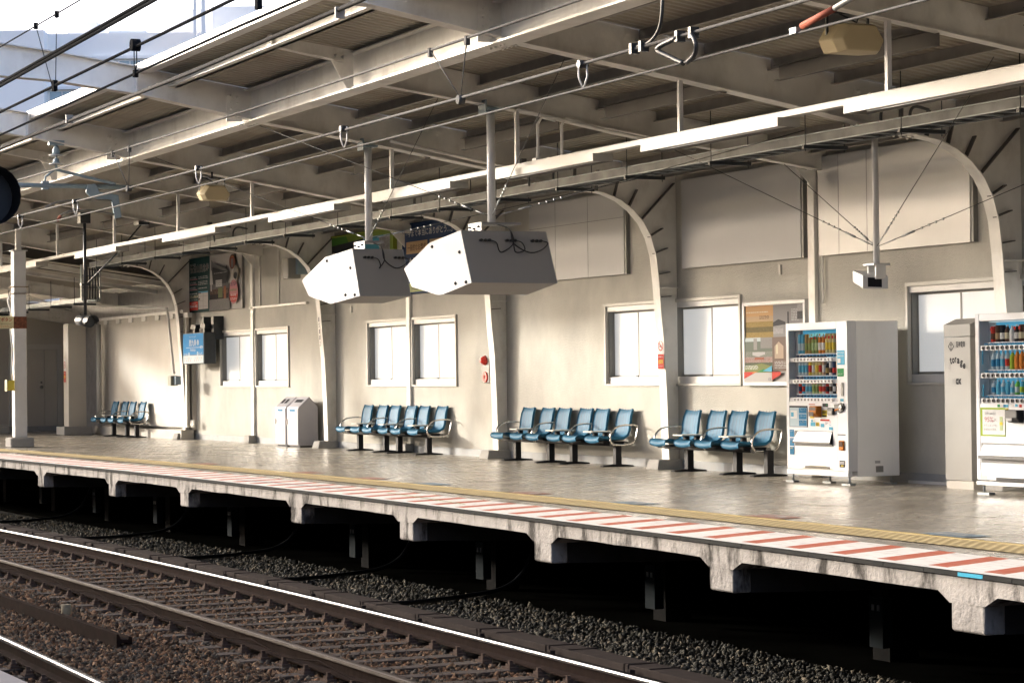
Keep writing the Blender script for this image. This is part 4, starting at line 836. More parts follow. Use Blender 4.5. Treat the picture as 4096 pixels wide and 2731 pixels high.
def bench(label,xs_,feet,tables,arms,y=-.18):
    root=thing('bench',label,'bench',(sum(xs_)/len(xs_),y,0),'blue seats along the wall')
    xl,xr=xs_[0]-.16,xs_[-1]+.20
    b=MB(); b.tube([(xl,y-.12,.315),(xr,y-.12,.315)],.03,10); b.tube([(xl,y+.10,.315),(xr,y+.10,.315)],.03,10)
    for x in xs_: b.box(x-.14,x+.14,y-.22,y+.16,.325,.345)
    b.build('beam',m_leg,root); c=MB(); c.tube([(xr,y-.12,.315),(xr+.012,y-.12,.315)],.034,12); c.tube([(xr,y+.10,.315),(xr+.012,y+.10,.315)],.034,12); c.build('end_cap',m_alu,root)
    for x in feet:
        l=MB(); l.box(x-.045,x+.045,y-.05,y+.04,.02,.32); l.prism([(y-.26,.0),(y-.24,.018),(y-.05,.035),(y+.05,.035),(y+.22,.018),(y+.24,0)],'x',x-.05,x+.05); l.build('leg',m_leg,root,bevel=.004)
    for x in xs_:
        s,g=seat_mesh(x,y+.17); so_=s.build('seat',m_seat,root); g.build('seat_grooves',m_seatl,so_)
    for x in tables:
        t=MB(); t.bbox(x-.13,x+.13,y-.22,y+.16,.465,.485,.006); t.build('side_table',m_table,root); t=MB(); t.box(x-.03,x+.03,y-.12,y-.06,.34,.465); t.box(x-.03,x+.03,y+.04,y+.1,.34,.465); t.build('table_bracket',m_leg,root)
    for x in arms:
        P=[(x,y-.16,.31),(x,y-.20,.36),(x,y-.205,.43),(x,y-.17,.50),(x,y-.10,.55),(x,y+.0,.572),(x,y+.12,.575),(x,y+.20,.565),(x,y+.225,.54),(x,y+.20,.42),(x,y+.16,.34),(x,y+.10,.31),(x,y-.02,.30),(x,y-.16,.31)]
        a=MB(); a.hose(P,.0125,8); a.build('armrest',m_chrome,root)
    return root
bench('row of four blue seats farthest left, in front of the cream panelled wall',[-54.76,-53.94,-53.32,-52.53],[-53.7,-52.75,-51.95][:0]+[-54.2,-53.1,-52.35],[-54.35,-52.95],[-55.05,-53.63,-52.2],y=-.42)
bench('row of six blue seats between the litter bins and the red alarm',[-39.56,-38.87,-38.31,-37.59,-37.03,-36.3],[-39.45,-38.25,-37.65,-36.4],[-39.2,-37.95,-36.66],[-39.88,-38.58,-37.3,-35.98],y=-.16)
bench('row of six blue seats under the blank patched board',[-32.97,-32.3,-31.75,-31.05,-30.54,-29.84],[-32.95,-31.8,-31.05,-29.7],[-32.65,-31.4,-30.2],[-33.28,-32.02,-30.8,-29.52],y=-.18)
bench('row of four blue seats beside the white drinks machine on its left',[-27.86,-27.2,-26.66,-25.99],[-27.6,-26.35,-25.6],[-27.52,-26.33],[-28.17,-26.92,-25.66],y=-.22)
# ------------------------------------------------------------ litter bins
def litter_bin(x0,x1,label,slot):
    y0,y1=-.34,.04; root=thing('litter_bin',label,'bin',((x0+x1)/2,-.15,0),'litter bins')
    b=MB(); b.prism([(y0,.03),(y1,.03),(y1,.74),((y0+y1)/2+.02,.93),(y0,.74)],'x',x0,x1); b.build('casing',m_bin,root,bevel=.008)
    d=MB(); d.box(x0+.02,x1-.02,y0-.012,y0,.04,.72); d=d.build('door',m_bin,root,bevel=.004)
    w=MB(); w.box(x0+.14,x1-.14,y0-.016,y0-.010,.17,.64); w.build('window',m_bingl,d); h=MB(); h.box(x0+.045,x0+.065,y0-.03,y0-.012,.42,.52); h.build('handle',m_chrome,d)
    t=MB(); t.quad((x0+.16,y0-.014,.66),(x1-.16,y0-.014,.66),(x1-.16,y0-.014,.70),(x0+.16,y0-.014,.70)); t.build('blue_label',BLU,root)
    s=MB(); ny,nz=-.70,.71
    def sp(u,v): # on the sloping front
        t_=v; return (u,y0+(.21)*t_-.004,.74+.19*t_+.004)
    if slot==2:
        for (a,c) in ((x0+.08,x0+.22),(x0+.28,x0+.42)):
            s.quad(sp(a,.35),sp(c,.35),sp(c,.75),sp(a,.75))
    else: s.quad(sp(x0+.13,.45),sp(x1-.10,.45),sp(x1-.10,.72),sp(x0+.13,.72))
    s.build('slot',BLK,root)
    s=MB(); s.box(x0+.03,x1-.03,y0+.03,y1-.03,.0,.03); s.build('feet',m_dark,root)
litter_bin(-43.36,-42.76,'left one of the two pale lilac bins, with two openings in its sloping lid',2)
litter_bin(-42.70,-42.08,'right one of the two pale lilac bins, with one long slot in its sloping lid',1)
# ------------------------------------------------------------ fire alarm plate
al=thing('alarm_plate','red alarm lamp and button on a narrow grey plate on the wall','alarm',(-34.65,WY,1.2))
mb=MB(); mb.box(-34.80,-34.52,WY-.04,WY,1.17,1.59); mb.build('plate',m_steel,al)
mb=MB(); mb.tube([(-34.66,WY-.04,1.52),(-34.66,WY-.08,1.52),(-34.66,WY-.13,1.52)],.07,12,rs=[.08,.065,.03]); mb.build('lamp',m_red,al)
mb=MB(); mb.tube([(-34.66,WY-.04,1.26),(-34.66,WY-.06,1.26)],.085,16); mb.tube([(-34.66,WY-.06,1.26),(-34.66,WY-.068,1.26)],.03,12,m=1); mb.build('button',[m_red,pc('dark_red',(.25,.03,.02))],al)
# wall conduits and small boxes
for x,z0,z1,lab in ((wx(-24.62),2.1,3.75,'grey conduit running down beside the wall post by the glossy blank board'),(wx(-49.75),2.55,3.75,'thin cream conduit left of the temple notice board')):
    mb=MB(); mb.tube([(x,WY-.03,z0),(x,WY-.03,z1-.1),(x-.05,WY-.06,z1),(x-.25,WY-.3,z1+.06)],.014,8); 
    if z0>2.3: mb.box(x-.06,x+.06,WY-.1,WY,z0-.15,z0)
    tag(mb.build('wall_conduit',m_cream),lab,'conduit')
for x,z,lab in ((wx(-25.63),2.55,'tiny metal bracket plate on the wall above the landscape poster'),(wx(-40.2),2.50,'tiny metal bracket plate on the wall under the smaller monitor')):
    mb=MB(); mb.box(x-.025,x+.025,WY-.02,WY,z-.06,z+.06); tag(mb.build('wall_bracket',m_beige),lab,'bracket')
np_=MB(); np_.box(FX['C']-.03,FX['C']+.05,-.275,-.26,1.75,2.15,0); np_.text('1',FX['C']-.015,2.04,.03,.06,1,y=-.277,bold=.01)
np_=MB(); 
for k,ch in enumerate('15112'): np_.text(ch,FX['C']-.03,2.3-.11*k,.05,.08,0,y=-.198+.006*k,bold=.01)
tag(np_.build('column_number',GRY),'small vertical number 15112 on the curved column by the litter bins','number')
# ------------------------------------------------------------ drinks machines
m_vblue=emis('lit_display_back',(.08,.33,.5),.09); m_vwhite=emis('lit_display_white',(.5,.6,.62),.10)
m_cap=pc('bottle_cap',(.75,.77,.78)); 
def drink(par,x,y,z,h,r,col,lab,kind,top=None):
    b=MB()
    if kind=='can': b.tube([(x,y,z),(x,y,z+.006),(x,y,z+h-.01),(x,y,z+h)],r,12,rs=[r*.92,r,r,r*.85],m=0)
    else:
        b.tube([(x,y,z),(x,y,z+.01),(x,y,z+h*.66),(x,y,z+h*.82),(x,y,z+h*.9)],r,12,rs=[r*.9,r,r,r*.55,r*.38],m=0,cap=True); b.tube([(x,y,z+h*.9),(x,y,z+h)],r*.42,10,m=2)
    zc=z+h*.34; b.tube([(x,y,zc-h*.17),(x,y,zc+h*.2)],r*1.03,12,m=1,cap=False)
    if top:
        i=b.add([(x+r*.62*math.cos(q*.5236),y-r*1.1,z+h*.80+r*.62*math.sin(q*.5236)) for q in range(12)]); b.face([i+q for q in range(12)],3)
    b.build('drink_can' if kind=='can' else 'drink_bottle',[col,lab,m_cap,RED],par)
def machine1():
    X0,X1,Y0,Y1=-24.20,-22.90,-.82,-.14; Z0,Z1=.095,1.84
    r=thing('drinks_machine','white drinks vending machine with orange card reader, left of the storage box','vending machine',((X0+X1)/2,-.48,0))
    b=MB(); b.box(X0+.02,X1,Y0+.12,Y1,Z0,Z1); 
    b.build('cabinet',m_vside,r,bevel=.006)
    D=MB(); gx0,gx1,gz0,gz1=X0+.06,X1-.22,.935,1.755   # door with display opening
    D.box(X0,gx0,Y0,Y0+.12,Z0+.06,Z1); D.box(gx1,X1,Y0,Y0+.12,Z0+.06,Z1); D.box(gx0,gx1,Y0,Y0+.12,gz1,Z1); D.box(gx0,gx1,Y0,Y0+.12,Z0+.06,gz0); D.box(gx0,gx1,Y0+.11,Y0+.118,gz0,gz1)
    d=D.build('door',m_vend,r,bevel=.008)
    q=MB(); q.box(gx0+.15,gx1,Y0+.106,Y0+.11,gz0+.0,gz1,0); q.build('display_back',m_vblue,d)
    q=MB(); q.box(gx0,gx0+.13,Y0+.09,Y0+.11,gz0,gz1); q.build('display_side',LGY,d)
    cols={'sky':SKY,'pb':ltb,'g':pc('tea_green',(.30,.38,.12)),'y':YEL,'ly':pc('lemon',(.68,.62,.30)),'o':ORG,'n':NAV,'w':WHT,'r':RED,'b':BRN,'k':BLK,'lg':pc('light_green',(.45,.6,.3)),'t':pc('milk_tea',(.5,.33,.22)),'c':CRM,'gr':GRN,'gd':och}
    rows=[(1.485,.225,['sky','sky','gd','gd','g','g','o','o','ly','ly','ly','n'],['pb','pb','g','g','lg','lg','w','w','y','y','y','k'],[0,0,0,0,1,1,0,0,1,1,1,1]),
          (1.235,.215,['pb','pb','pb','y','ly','ly','ly','t','k','w','n','gd'],['sky','sky','sky','r','w','y','r','w','gd','b','r','r'],[1]*8+[0]*4),
          (1.025,.155,['r','sky','pb','pb','lg','lg','ly','w','r','w','k','c'],['n','r','sky','sky','g','g','r','r','k','b','w','b'],[0,0,0,0,1,1,0,0,0,0,0,1])]
    for ri,(z,h,cs,ls,tp) in enumerate(rows):
        s=MB(); s.box(gx0,gx1,Y0+.005,Y0+.03,z-.095,z-.045,0); s.box(gx0+.12,gx1-.03,Y0+.03,Y0+.10,z-.012,z-.002,0); s.box(gx0+.10,gx1-.10,Y0-.004,Y0+.005,z-.09,z-.05,0)
        for k in range(12):
            xx=gx0+.155+k*.0725; s.box(xx-.022,xx+.022,Y0+.02,Y0+.032,z-.038,z-.018,1); s.tube([(xx-.02,Y0-.004,z-.07),(xx-.02,Y0-.01,z-.07)],.013,10,m=2); s.quad((xx-.032,Y0-.011,z-.068),(xx-.006,Y0-.011,z-.068),(xx-.006,Y0-.011,z-.064),(xx-.032,Y0-.011,z-.064),1)
        s.build('shelf',[m_vend,NAV,m_alu],r)
        for k in range(12):
            xx=gx0+.165+k*.0725; hh=h*(.72 if (ri==1 and k>=8) else 1)
            drink(r,xx,Y0+.065,z,hh,.031,cols[cs[k]],cols[ls[k]],'bottle' if (ri==1 and k==8) or (ri==2 and k in(2,3,6,8)) else 'can',tp[k])
    q=MB(); q.quad((gx0,Y0+.005,gz0),(gx1,Y0+.005,gz0),(gx1,Y0+.005,gz1),(gx0,Y0+.005,gz1)); q.build('display_glass',m_glass,d)
    q=MB(); q.text('SUNTORY',gx0+.44,gz1-.085,.36,.05,0,y=Y0+.002,bold=.03); q.build('brand_lettering',pc('cyan_letters',(.15,.62,.75)),d)
    # service details
    y=Y0-.002
    S=MB(); 
    def r_(a,z0,b_,z1,m,dy=0): STK.append((X0+a,X0+b_,y-.002-dy,y,z0,z1,m))
    STK=[]; MM=[BLU,m_white,BLK,YEL,SKY,RED,WHT,GRN,ltb,LGY]
    r_(.065,.64,.46,.885,2); r_(.075,.645,.45,.865,8,.002); r_(.28,.80,.44,.86,0,.004); r_(.28,.73,.44,.79,0,.004); r_(.28,.655,.44,.72,0,.004); r_(.10,.74,.235,.83,6,.004); r_(.11,.76,.165,.81,4,.006)
    r_(.065,.525,.16,.61,0); r_(.065,.42,.16,.51,0); r_(.065,.32,.16,.41,0)
    r_(.49,.845,.62,.90,6); r_(.49,.90,.62,.908,5); r_(.51,.745,.60,.83,3); r_(.52,.77,.58,.82,8,.002); r_(.52,.655,.62,.70,4); r_(.52,.70,.62,.73,6); r_(.535,.705,.575,.725,4,.002); r_(.77,.76,.87,.84,3); r_(.775,.765,.865,.78,2,.002)
    r_(.73,.715,.92,.735,5); r_(.635,.655,.705,.70,3); r_(.74,.645,.81,.685,4); r_(.91,.615,.99,.65,4); r_(.78,.875,.89,.915,2); r_(.86,.89,.885,.905,7,.002)
    r_(X1-X0-.20,1.35,X1-X0-.05,1.515,4); r_(X1-X0-.19,1.37,X1-X0-.13,1.42,6,.002); r_(X1-X0-.20,1.22,X1-X0-.07,1.31,7); r_(X1-X0-.15,.94,X1-X0-.08,.97,4); r_(1.09,.56,1.25,.57,2); r_(1.12,.20,1.23,.275,2); r_(1.13,.255,1.22,.262,6,.002); r_(1.13,.235,1.22,.25,9,.002); r_(1.15,.21,1.20,.225,3,.002)
    for q_ in STK: S=MB(); S.box(*q_[:6]); S.build('sticker',MM[q_[6]],d)
    t=MB(); yy=y-.006
    for (tx,a,z,w,h,m) in (('チェック!',.30,.825,.12,.025,0),('スキャン!',.30,.755,.12,.025,0),('応募!!',.30,.685,.11,.025,0),('チェック!',.075,.585,.075,.018,0),('スキャン!',.075,.485,.075,.018,0),('応募!!',.08,.385,.06,.018,1),('iD',.65,.665,.04,.028,2),('Q+',.84,.675,.05,.03,3),('R',.935,.69,.022,.035,4),('Edy',.925,.66,.045,.02,5),('nanaco',.778,.80,.085,.025,2),('抗ウイルス',X1-X0-.19,1.475,.13,.025,0),('抗菌加工済み',X1-X0-.19,1.44,.13,.018,0),('LED照明とヒートポンプ',X1-X0-.185,1.24,.10,.015,0)):
        t.text(tx,X0+a,z,w,h,m,y=yy,bold=.01)
    t.build('sticker_lettering',[WHT,YEL,BLK,NAV,PNK,BLU],d)
    c=MB(); c.prism([(Y0,.755),(Y0-.05,.77),(Y0-.085,.80),(Y0-.07,.885),(Y0,.885)],'x',X0+.60,X0+.76); c=c.build('card_reader',ORG,d,bevel=.008); c2=MB(); c2.quad((X0+.615,Y0-.082,.835),(X0+.745,Y0-.082,.835),(X0+.745,Y0-.076,.875),(X0+.615,Y0-.076,.875)); c2.quad((X0+.615,Y0-.088,.77),(X0+.72,Y0-.088,.77),(X0+.72,Y0-.089,.82),(X0+.615,Y0-.089,.82)); c2.build('reader_face',pc('reader_grey',(.2,.17,.15)),c)
    c=MB(); c.bbox(X0+.92,X0+1.04,Y0-.035,Y0,.785,.865,.008); c=c.build('note_slot',m_black,d); c2=MB(); c2.box(X0+.935,X0+1.02,Y0-.038,Y0-.035,.795,.83); c2.build('slot_light',m_alu,c)
    c=MB(); i=c.add([]); pts_=[(X0+1.04,.905),(X0+1.12,.91),(X0+1.17,.925),(X0+1.23,.915),(X0+1.25,.87),(X0+1.22,.83),(X0+1.15,.81),(X0+1.08,.82),(X0+1.045,.86)]
    c.prism(pts_[::-1],'y',Y0-.02,Y0); c=c.build('coin_unit',m_black,d,bevel=.004)
    c2=MB(); c2.tube([(X0+1.195,Y0-.02,.875),(X0+1.195,Y0-.035,.875)],.028,14,m=0); c2.prism([(X0+1.06,.845),(X0+1.13,.86),(X0+1.15,.85),(X0+1.07,.83)],'y',Y0-.028,Y0-.02,1); c2.build('coin_lever',[m_chrome,ORG],c)
    c=MB(); c.tube([(X0+1.20,Y0,1.12),(X0+1.20,Y0-.015,1.12)],.02,12); c.bbox(X0+1.175,X0+1.225,Y0-.008,Y0,1.0,1.15,.003); c.build('lock',m_alu,d)
    c=MB(); c.bbox(X0+1.125,X0+1.225,Y0-.02,Y0,.39,.50,.008,0); c.bbox(X0+1.135,X0+1.215,Y0-.024,Y0-.018,.43,.49,.003,1); c.build('change_tray',[ORG,BRN],d)
    # delivery flap
    c=MB(); c.box(X0+.18,X0+.985,Y0-.004,Y0,.425,.60,1); c.quad((X0+.20,Y0-.045,.475),(X0+.98,Y0-.045,.475),(X0+.97,Y0-.006,.59),(X0+.25,Y0-.006,.59),0); c.box(X0+.185,X0+.985,Y0-.045,Y0-.004,.455,.475,1); c.build('delivery_flap',[m_flap,m_black],d)
    # grille and plinth
    c=MB(); c.prism([(X0+.32,.165),(X0+.50,.205),(X0+.82,.205),(X0+1.0,.165)],'y',Y0-.003,Y0+.01,0)
    for k in range(22): c.box(X0+.40+k*.024,X0+.41+k*.024,Y0-.005,Y0-.003,.170,.198,1)
    c.build('grille',[pc('grille_cream',(.66,.62,.5)),BLK],r); c=MB(); c.box(X0,X1,Y0-.006,Y0+.05,Z0,Z0+.058); c.build('kick_plate',m_vend,r,bevel=.003)
    c=MB(); c.box(X1,X1+.002,Y0+.35,Y0+.42,.24,.27,0); c.box(X1,X1+.002,Y0+.36,Y0+.46,.14,.21,1); c.build('side_plates',[LGY,m_alu],r)
    for (fx,fy_) in ((X0+.06,Y0+.04),(X1-.05,Y0+.04),(X1-.06,Y1-.08),(X0+.6,Y0+.2)):
        c=MB(); c.tube([(fx,fy_,.02),(fx,fy_,Z0)],.014,8); c.box(fx-.09,fx+.08,fy_-.045,fy_+.03,0.001,.02); c.build('foot',m_galv,r)
machine1()
def machine2():
    X0,X1,Y0,Y1=-20.45,-19.25,-.86,-.16; Z0,Z1=.10,1.845
    r=thing('drinks_machine','white drinks vending machine with round buttons at the right edge','vending machine',((X0+X1)/2,-.5,0))
    b=MB(); b.box(X0+.02,X1,Y0+.14,Y1,Z0,Z1); b.build('cabinet',m_vside,r,bevel=.006)
    gx0,gx1,gz0,gz1=X0+.07,X1-.10,.935,1.77
    D=MB(); D.box(X0,gx0,Y0,Y0+.14,Z0+.05,Z1); D.box(gx1,X1,Y0,Y0+.14,Z0+.05,Z1); D.box(gx0,gx1,Y0,Y0+.14,gz1,Z1); D.box(gx0,gx1,Y0,Y0+.14,Z0+.05,gz0); d=D.build('door',m_vend,r,bevel=.01)
    q=MB(); q.box(gx0,gx1,Y0+.13,Y0+.14,gz0,gz1); q.build('display_back',m_vblue,d); q=MB(); q.box(gx0,gx0+.12,Y0+.12,Y0+.13,gz0,gz1); q.build('display_side',ltb,d)
    q=MB()
    for z in (1.765,1.49,1.225): q.box(gx0+.1,gx1,Y0+.05,Y0+.10,z-.01,z)
    q.build('shelf_light',m_vwhite,d)
    C=dict(r=RED,b=BRN,k=BLK,w=WHT,n=NAV,s=SKY,g=pc('bright_green',(.18,.55,.10)),o=ORG,y=YEL,p=PNK,c=CRM,l=LIM,t=tan_,B=BLU,x=ltb)
    rows=[(1.555,.17,'rbkbwkbbnnkw','btwcwwccctww',1),(1.275,.20,'xxxxloooggxx','BBsrlootgskB',0),(1.02,.15,'xsxsxgsgpgos','BssssxlBgpws',0)]
    for ri,(z,h,cs,ls,cn) in enumerate(rows):
        s=MB(); s.box(gx0+.03,gx1,Y0-.004,Y0+.03,z-.085,z-.035,0); s.box(gx0+.1,gx1,Y0+.03,Y0+.12,z-.012,z-.002,0)
        for k in range(12):
            xx=gx0+.085+k*.0785; s.tube([(xx,Y0-.004,z-.06),(xx,Y0-.016,z-.06)],.021,12,m=2); s.tube([(xx,Y0-.016,z-.06),(xx,Y0-.018,z-.06)],.016,10,m=1); s.box(xx-.026,xx+.030,Y0+.02,Y0+.032,z-.028,z-.012,3)
        s.build('shelf',[m_vend,BLK,m_alu,BLU],r)
        for k in range(12):
            drink(r,gx0+.15+k*.078,Y0+.075,z,h*(1 if k%4 else .94),.030,C[cs[k]],C[ls[k]],'can' if (cn and k not in (3,4,5)) or (ri==2 and k==7) else 'bottle',cn and k in (0,5,6,8,9))
    q=MB(); q.box(gx0+.02,gx0+.03,Y0+.02,Y0+.03,1.33,1.48); q.box(gx0+.02,gx0+.035,Y0+.02,Y0+.03,1.0,1.12); q.build('blue_tabs',SKY,d)
    q=MB(); q.quad((gx0,Y0+.01,gz0),(gx1,Y0+.01,gz0),(gx1,Y0+.01,gz1),(gx0,Y0+.01,gz1)); q.build('display_glass',m_glass,d)
    y=Y0-.002
    S=MB(); MM=[LIM,WHT,GRN,RED,YEL,BLU,BLK,PNK,SKY,pc('pale_green',(.55,.65,.35))]
    STK=[]
    def r_(a,z0,b_,z1,m,dy=0): STK.append((X0+a,X0+b_,y-.002-dy,y,z0,z1,m))
    r_(.08,.60,.50,.89,0); r_(.12,.615,.495,.87,1,.002); r_(.41,.66,.46,.80,9,.004); r_(.41,.715,.46,.745,4,.006)
    for (a,z,m) in ((.37,.895,2),(.43,.895,1),(.47,.895,5),(.51,.895,8),(.60,.90,1),(.66,.90,8),(.73,.895,3),(.82,.89,5),(.51,.86,4),(.51,.83,7),(.60,.84,3),(.56,.76,3),(.60,.78,7)): r_(a,z,a+.04,z+.028,m)
    r_(.07,.15,.18,.20,1)
    for q_ in STK: S=MB(); S.box(*q_[:6]); S.build('sticker',MM[q_[6]],d)
    t=MB(); yy=y-.006
    for (tx,a,z,w,h,m) in (('医師1,000名の',.16,.815,.19,.03,0),('95%',.155,.745,.15,.05,1),('が、',.31,.75,.06,.03,0),('ボディメンテを',.14,.695,.22,.028,0),('勧めたいと回答。',.14,.655,.22,.028,0),('iD',.515,.865,.03,.018,0)): t.text(tx,X0+a,z,w,h,m,y=yy)
    t.build('sticker_lettering',[GRY,PNK],d)
    c=MB(); c.prism([(Y0,.74),(Y0-.05,.745),(Y0-.09,.79),(Y0-.09,.87),(Y0,.87)],'x',X0+.60,X0+.80); c.build('card_reader',m_black,d,bevel=.008); c=MB(); c.quad((X0+.62,Y0-.092,.76),(X0+.72,Y0-.092,.76),(X0+.72,Y0-.092,.79),(X0+.62,Y0-.092,.79)); c.build('reader_face',LGY,d)
    c=MB(); c.bbox(X0+.82,X0+.95,Y0-.03,Y0,.77,.86,.008); c.build('note_slot',m_black,d)
    c=MB(); c.box(X0+.09,X0+1.02,Y0-.004,Y0,.33,.53,1); c.quad((X0+.11,Y0-.05,.405),(X0+1.0,Y0-.05,.405),(X0+1.0,Y0-.008,.515),(X0+.13,Y0-.008,.515),0); c.box(X0+.095,X0+1.015,Y0-.05,Y0-.004,.37,.40,1); c.build('delivery_flap',[m_flap,m_black],d)
    c=MB(); c.box(X0,X1,Y0-.006,Y0+.05,Z0,Z0+.04); c.build('kick_plate',m_vend,r,bevel=.003)
    c=MB(); c.box(X0+.33,X1,Y0-.003,Y0,.15,.185)
    c.build('vent_slots',m_dark,r)
    for (fx,fy_) in ((X0+.07,Y0+.04),(X1-.1,Y0+.04),(X1-.1,Y1-.1)):
        c=MB(); c.tube([(fx,fy_,.02),(fx,fy_,Z0)],.014,8); c.box(fx-.06,fx+.14,fy_-.045,fy_+.03,0.001,.025); c.build('foot',m_galv,r)
machine2()
# ------------------------------------------------------------ storage locker
sb=thing('storage_box','tall grey metal storage box with black lettering between the window and right drinks machine','storage box',(-21.5,-.1,0))
mb=MB(); mb.box(-21.76,-21.28,-.32,.06,.09,1.63); mb.build('cabinet',m_steel,sb,bevel=.004)
mb=MB(); mb.prism([(-.32,1.635),(.06,1.635),(.06,1.83),(-.16,1.83),(-.32,1.765)],'x',-21.762,-21.278); mb.build('sloping_top',m_steel,sb,bevel=.004)
mb=MB(); mb.box(-21.755,-21.27,-.31,.06,0,.085); mb.build('plinth',mat('grey_locker_base',(.42,.39,.34),.6,var=.05),sb)
mb=MB(); mb.box(-21.275,-21.272,-.20,-.17,.1,1.8); mb.box(-21.275,-21.270,-.10,.03,.2,1.5); mb.build('side_seam',m_dark,sb)
mb=MB(); y=-.323; mb.text('阪神電車',-21.53,1.515,.16,.07,0,y=y,bold=.01); mb.text('ox',-21.545,1.12,.10,.065,0,y=y,bold=.03)
for ch,xx,zz,rr in (('t',-21.64,1.335,.25),('o',-21.605,1.345,.16),('r',-21.555,1.355,.05),('a',-21.52,1.345,-.05),('g',-21.47,1.305,-.14),('e',-21.42,1.295,-.25)):
    hh={'t':.08,'g':.078}.get(ch,.058); mb.text(ch,xx,zz,{'t':.032,'r':.03}.get(ch,.046),hh,0,y=y,rot=rr,bold=.03)
cx,cz=-21.625,1.53
for s_ in (-1,1):
    mb.quad((cx+s_*.055,y,cz),(cx+s_*.045,y,cz),(cx+s_*.0,y,cz+.045),(cx+s_*.005,y,cz+.052)); mb.quad((cx+s_*.055,y,cz),(cx+s_*.045,y,cz),(cx+s_*.0,y,cz-.045),(cx+s_*.005,y,cz-.052))
mb.quad((cx-.004,y,cz-.03),(cx+.004,y,cz-.03),(cx+.004,y,cz+.02),(cx-.004,y,cz+.02)); mb.quad((cx-.012,y,cz-.032),(cx+.012,y,cz-.032),(cx+.012,y,cz-.026),(cx-.012,y,cz-.026)); mb.quad((cx-.01,y,cz+.012),(cx+.01,y,cz+.012),(cx+.01,y,cz+.026),(cx-.01,y,cz+.026))
mb.build('lettering',BLK,sb)
mb=MB(); mb.text('S',-21.68,1.27,.04,.08,0,y=y,bold=.02); mb.text('B',-21.60,1.11,.04,.08,0,y=y,bold=.02); mb.build('worn_lettering',pc('worn_letters',(.42,.41,.39)),sb)
# ------------------------------------------------------------ monitors on poles
def monitor(px,py,yl,yr,poly,label,hasplate=True,ptop=4.24):
    r=thing('monitor',label,'monitor',(px,py,2.9),'driver monitors')
    p=MB(); p.tube([(px,py,3.0),(px,py,ptop)],.047,16); p.build('pole',m_white,r)
    p=MB(); p.box(px-.12,px+.12,py-.09,py+.09,ptop-.02,ptop+.0); p.box(px-.1,px+.1,py-.105,py-.09,ptop-.06,ptop+.09); p.build('pole_bracket',m_bluegrey,r)
    A,B,Cc,Dd,E_,F_=poly   # left tip, top crease, back top, back bottom, bottom crease, low left
    b=MB(); b.prism([B,Cc,Dd,E_],'y',yl+.012,yr-.012); b.build('housing',m_mon,r)
    s=MB(); s.prism([A,B,Cc,Dd,E_,(E_[0]-.12,E_[1]-.005),F_],'y',yl,yl+.01); s.build('side_plate',m_whiteclean,r,bevel=.002); s=MB(); s.prism([A,B,Cc,Dd,E_,(E_[0]-.12,E_[1]-.005),F_],'y',yr-.01,yr); s.build('side_plate',m_whiteclean,r,bevel=.002)
    s=MB(); dx,dz=B[0]-A[0],B[1]-A[1]; s.prism([A,B,(B[0],B[1]+.01),(A[0],A[1]+.01)],'y',yl+.012,yr-.012); s.build('hood_top',m_mon,r)
    s=MB(); s.prism([(B[0]-.005,B[1]-.03),(E_[0]-.005,E_[1]+.02),(E_[0]-.015,E_[1]+.02),(B[0]-.015,B[1]-.03)],'y',yl+.05,yr-.05); s.build('screen_glass',BLK,r)
    t=MB()
    for (u,v) in ((.06,.09),(.84,.38),(.50,.90),(.84,.95)):
        tp=(B[0]+(Cc[0]-B[0])*u,B[1]+(Cc[1]-B[1])*u); bt=(E_[0]+(Dd[0]-E_[0])*u,E_[1]+(Dd[1]-E_[1])*u); x=tp[0]+(bt[0]-tp[0])*v; z=tp[1]+(bt[1]-tp[1])*v
        t.tube([(x,yl,z),(x,yl-.012,z),(x,yl-.022,z)],.018,8,rs=[.02,.018,.008])
    t.build('screws',m_black,r)
    w=yr-yl; t=MB(); xb=lambda z: Dd[0]+(Cc[0]-Dd[0])*(z-Dd[1])/(Cc[1]-Dd[1])
    n=2 if w<.8 else 3
    zc=Cc[1]-.11
    for k in range(n):
        yc=yl+w*(.2+.6*k/(n-1) if n>1 else .5)
        for d_ in (0,.05,.1): t.tube([(xb(zc),yc+d_,zc),(xb(zc)+.05,yc+d_,zc)],.016,8)
        xc=xb(zc); q=[(xc+.05,yc+.1,zc),(xc+.09,yc+.16,zc-.03),(xc+.085,yc+.13+(.06 if yc<py else -.06),zc-.11),(xc+.07,(yc+py)/2+.08,zc-.13),(xc+.06,py+.05,zc-.03),(Cc[0]+.03,py+.04,Cc[1]+.02),(px+.06,py+.03,2.97)]
        t.hose(q,.007,6)
    t.build('cables',m_black,r)
    ma,mb_=(.12,.14) if w<.8 else (.2,.29)
    t=MB(); t.box(px-.16,px+.16,py-ma,py+mb_,2.965,2.99); 
    t.build('mount_channel',m_mon,r); t=MB(); t.box(px-.18,px+.18,py-ma-.012,py-ma,2.87,2.985); t.build('mount_plate',m_white,r,bevel=.003); t=MB()
    for k in range(3): t.tube([(px-.12+.12*k,py-ma-.012,2.94-.02*(k%2)),(px-.12+.12*k,py-ma-.035,2.94-.02*(k%2))],.012,8)
    t.build('bolts',m_dark,r)
    return r
monitor(-28.48,-4.33,-4.67,-3.98,[(-30.03,2.56),(-29.16,2.82),(-28.19,2.88),(-27.95,2.28),(-28.86,2.22),(-29.76,2.34)],'smaller white sided monitor box on a pale pole in front of the green banner',ptop=4.20)
monitor(-24.74,-4.33,-4.87,-3.82,[(-26.03,2.53),(-25.27,2.79),(-24.39,2.88),(-24.11,2.29),(-24.90,2.19),(-25.80,2.31)],'larger white sided monitor box on a pale pole in front of the dark blue banner',ptop=4.28)
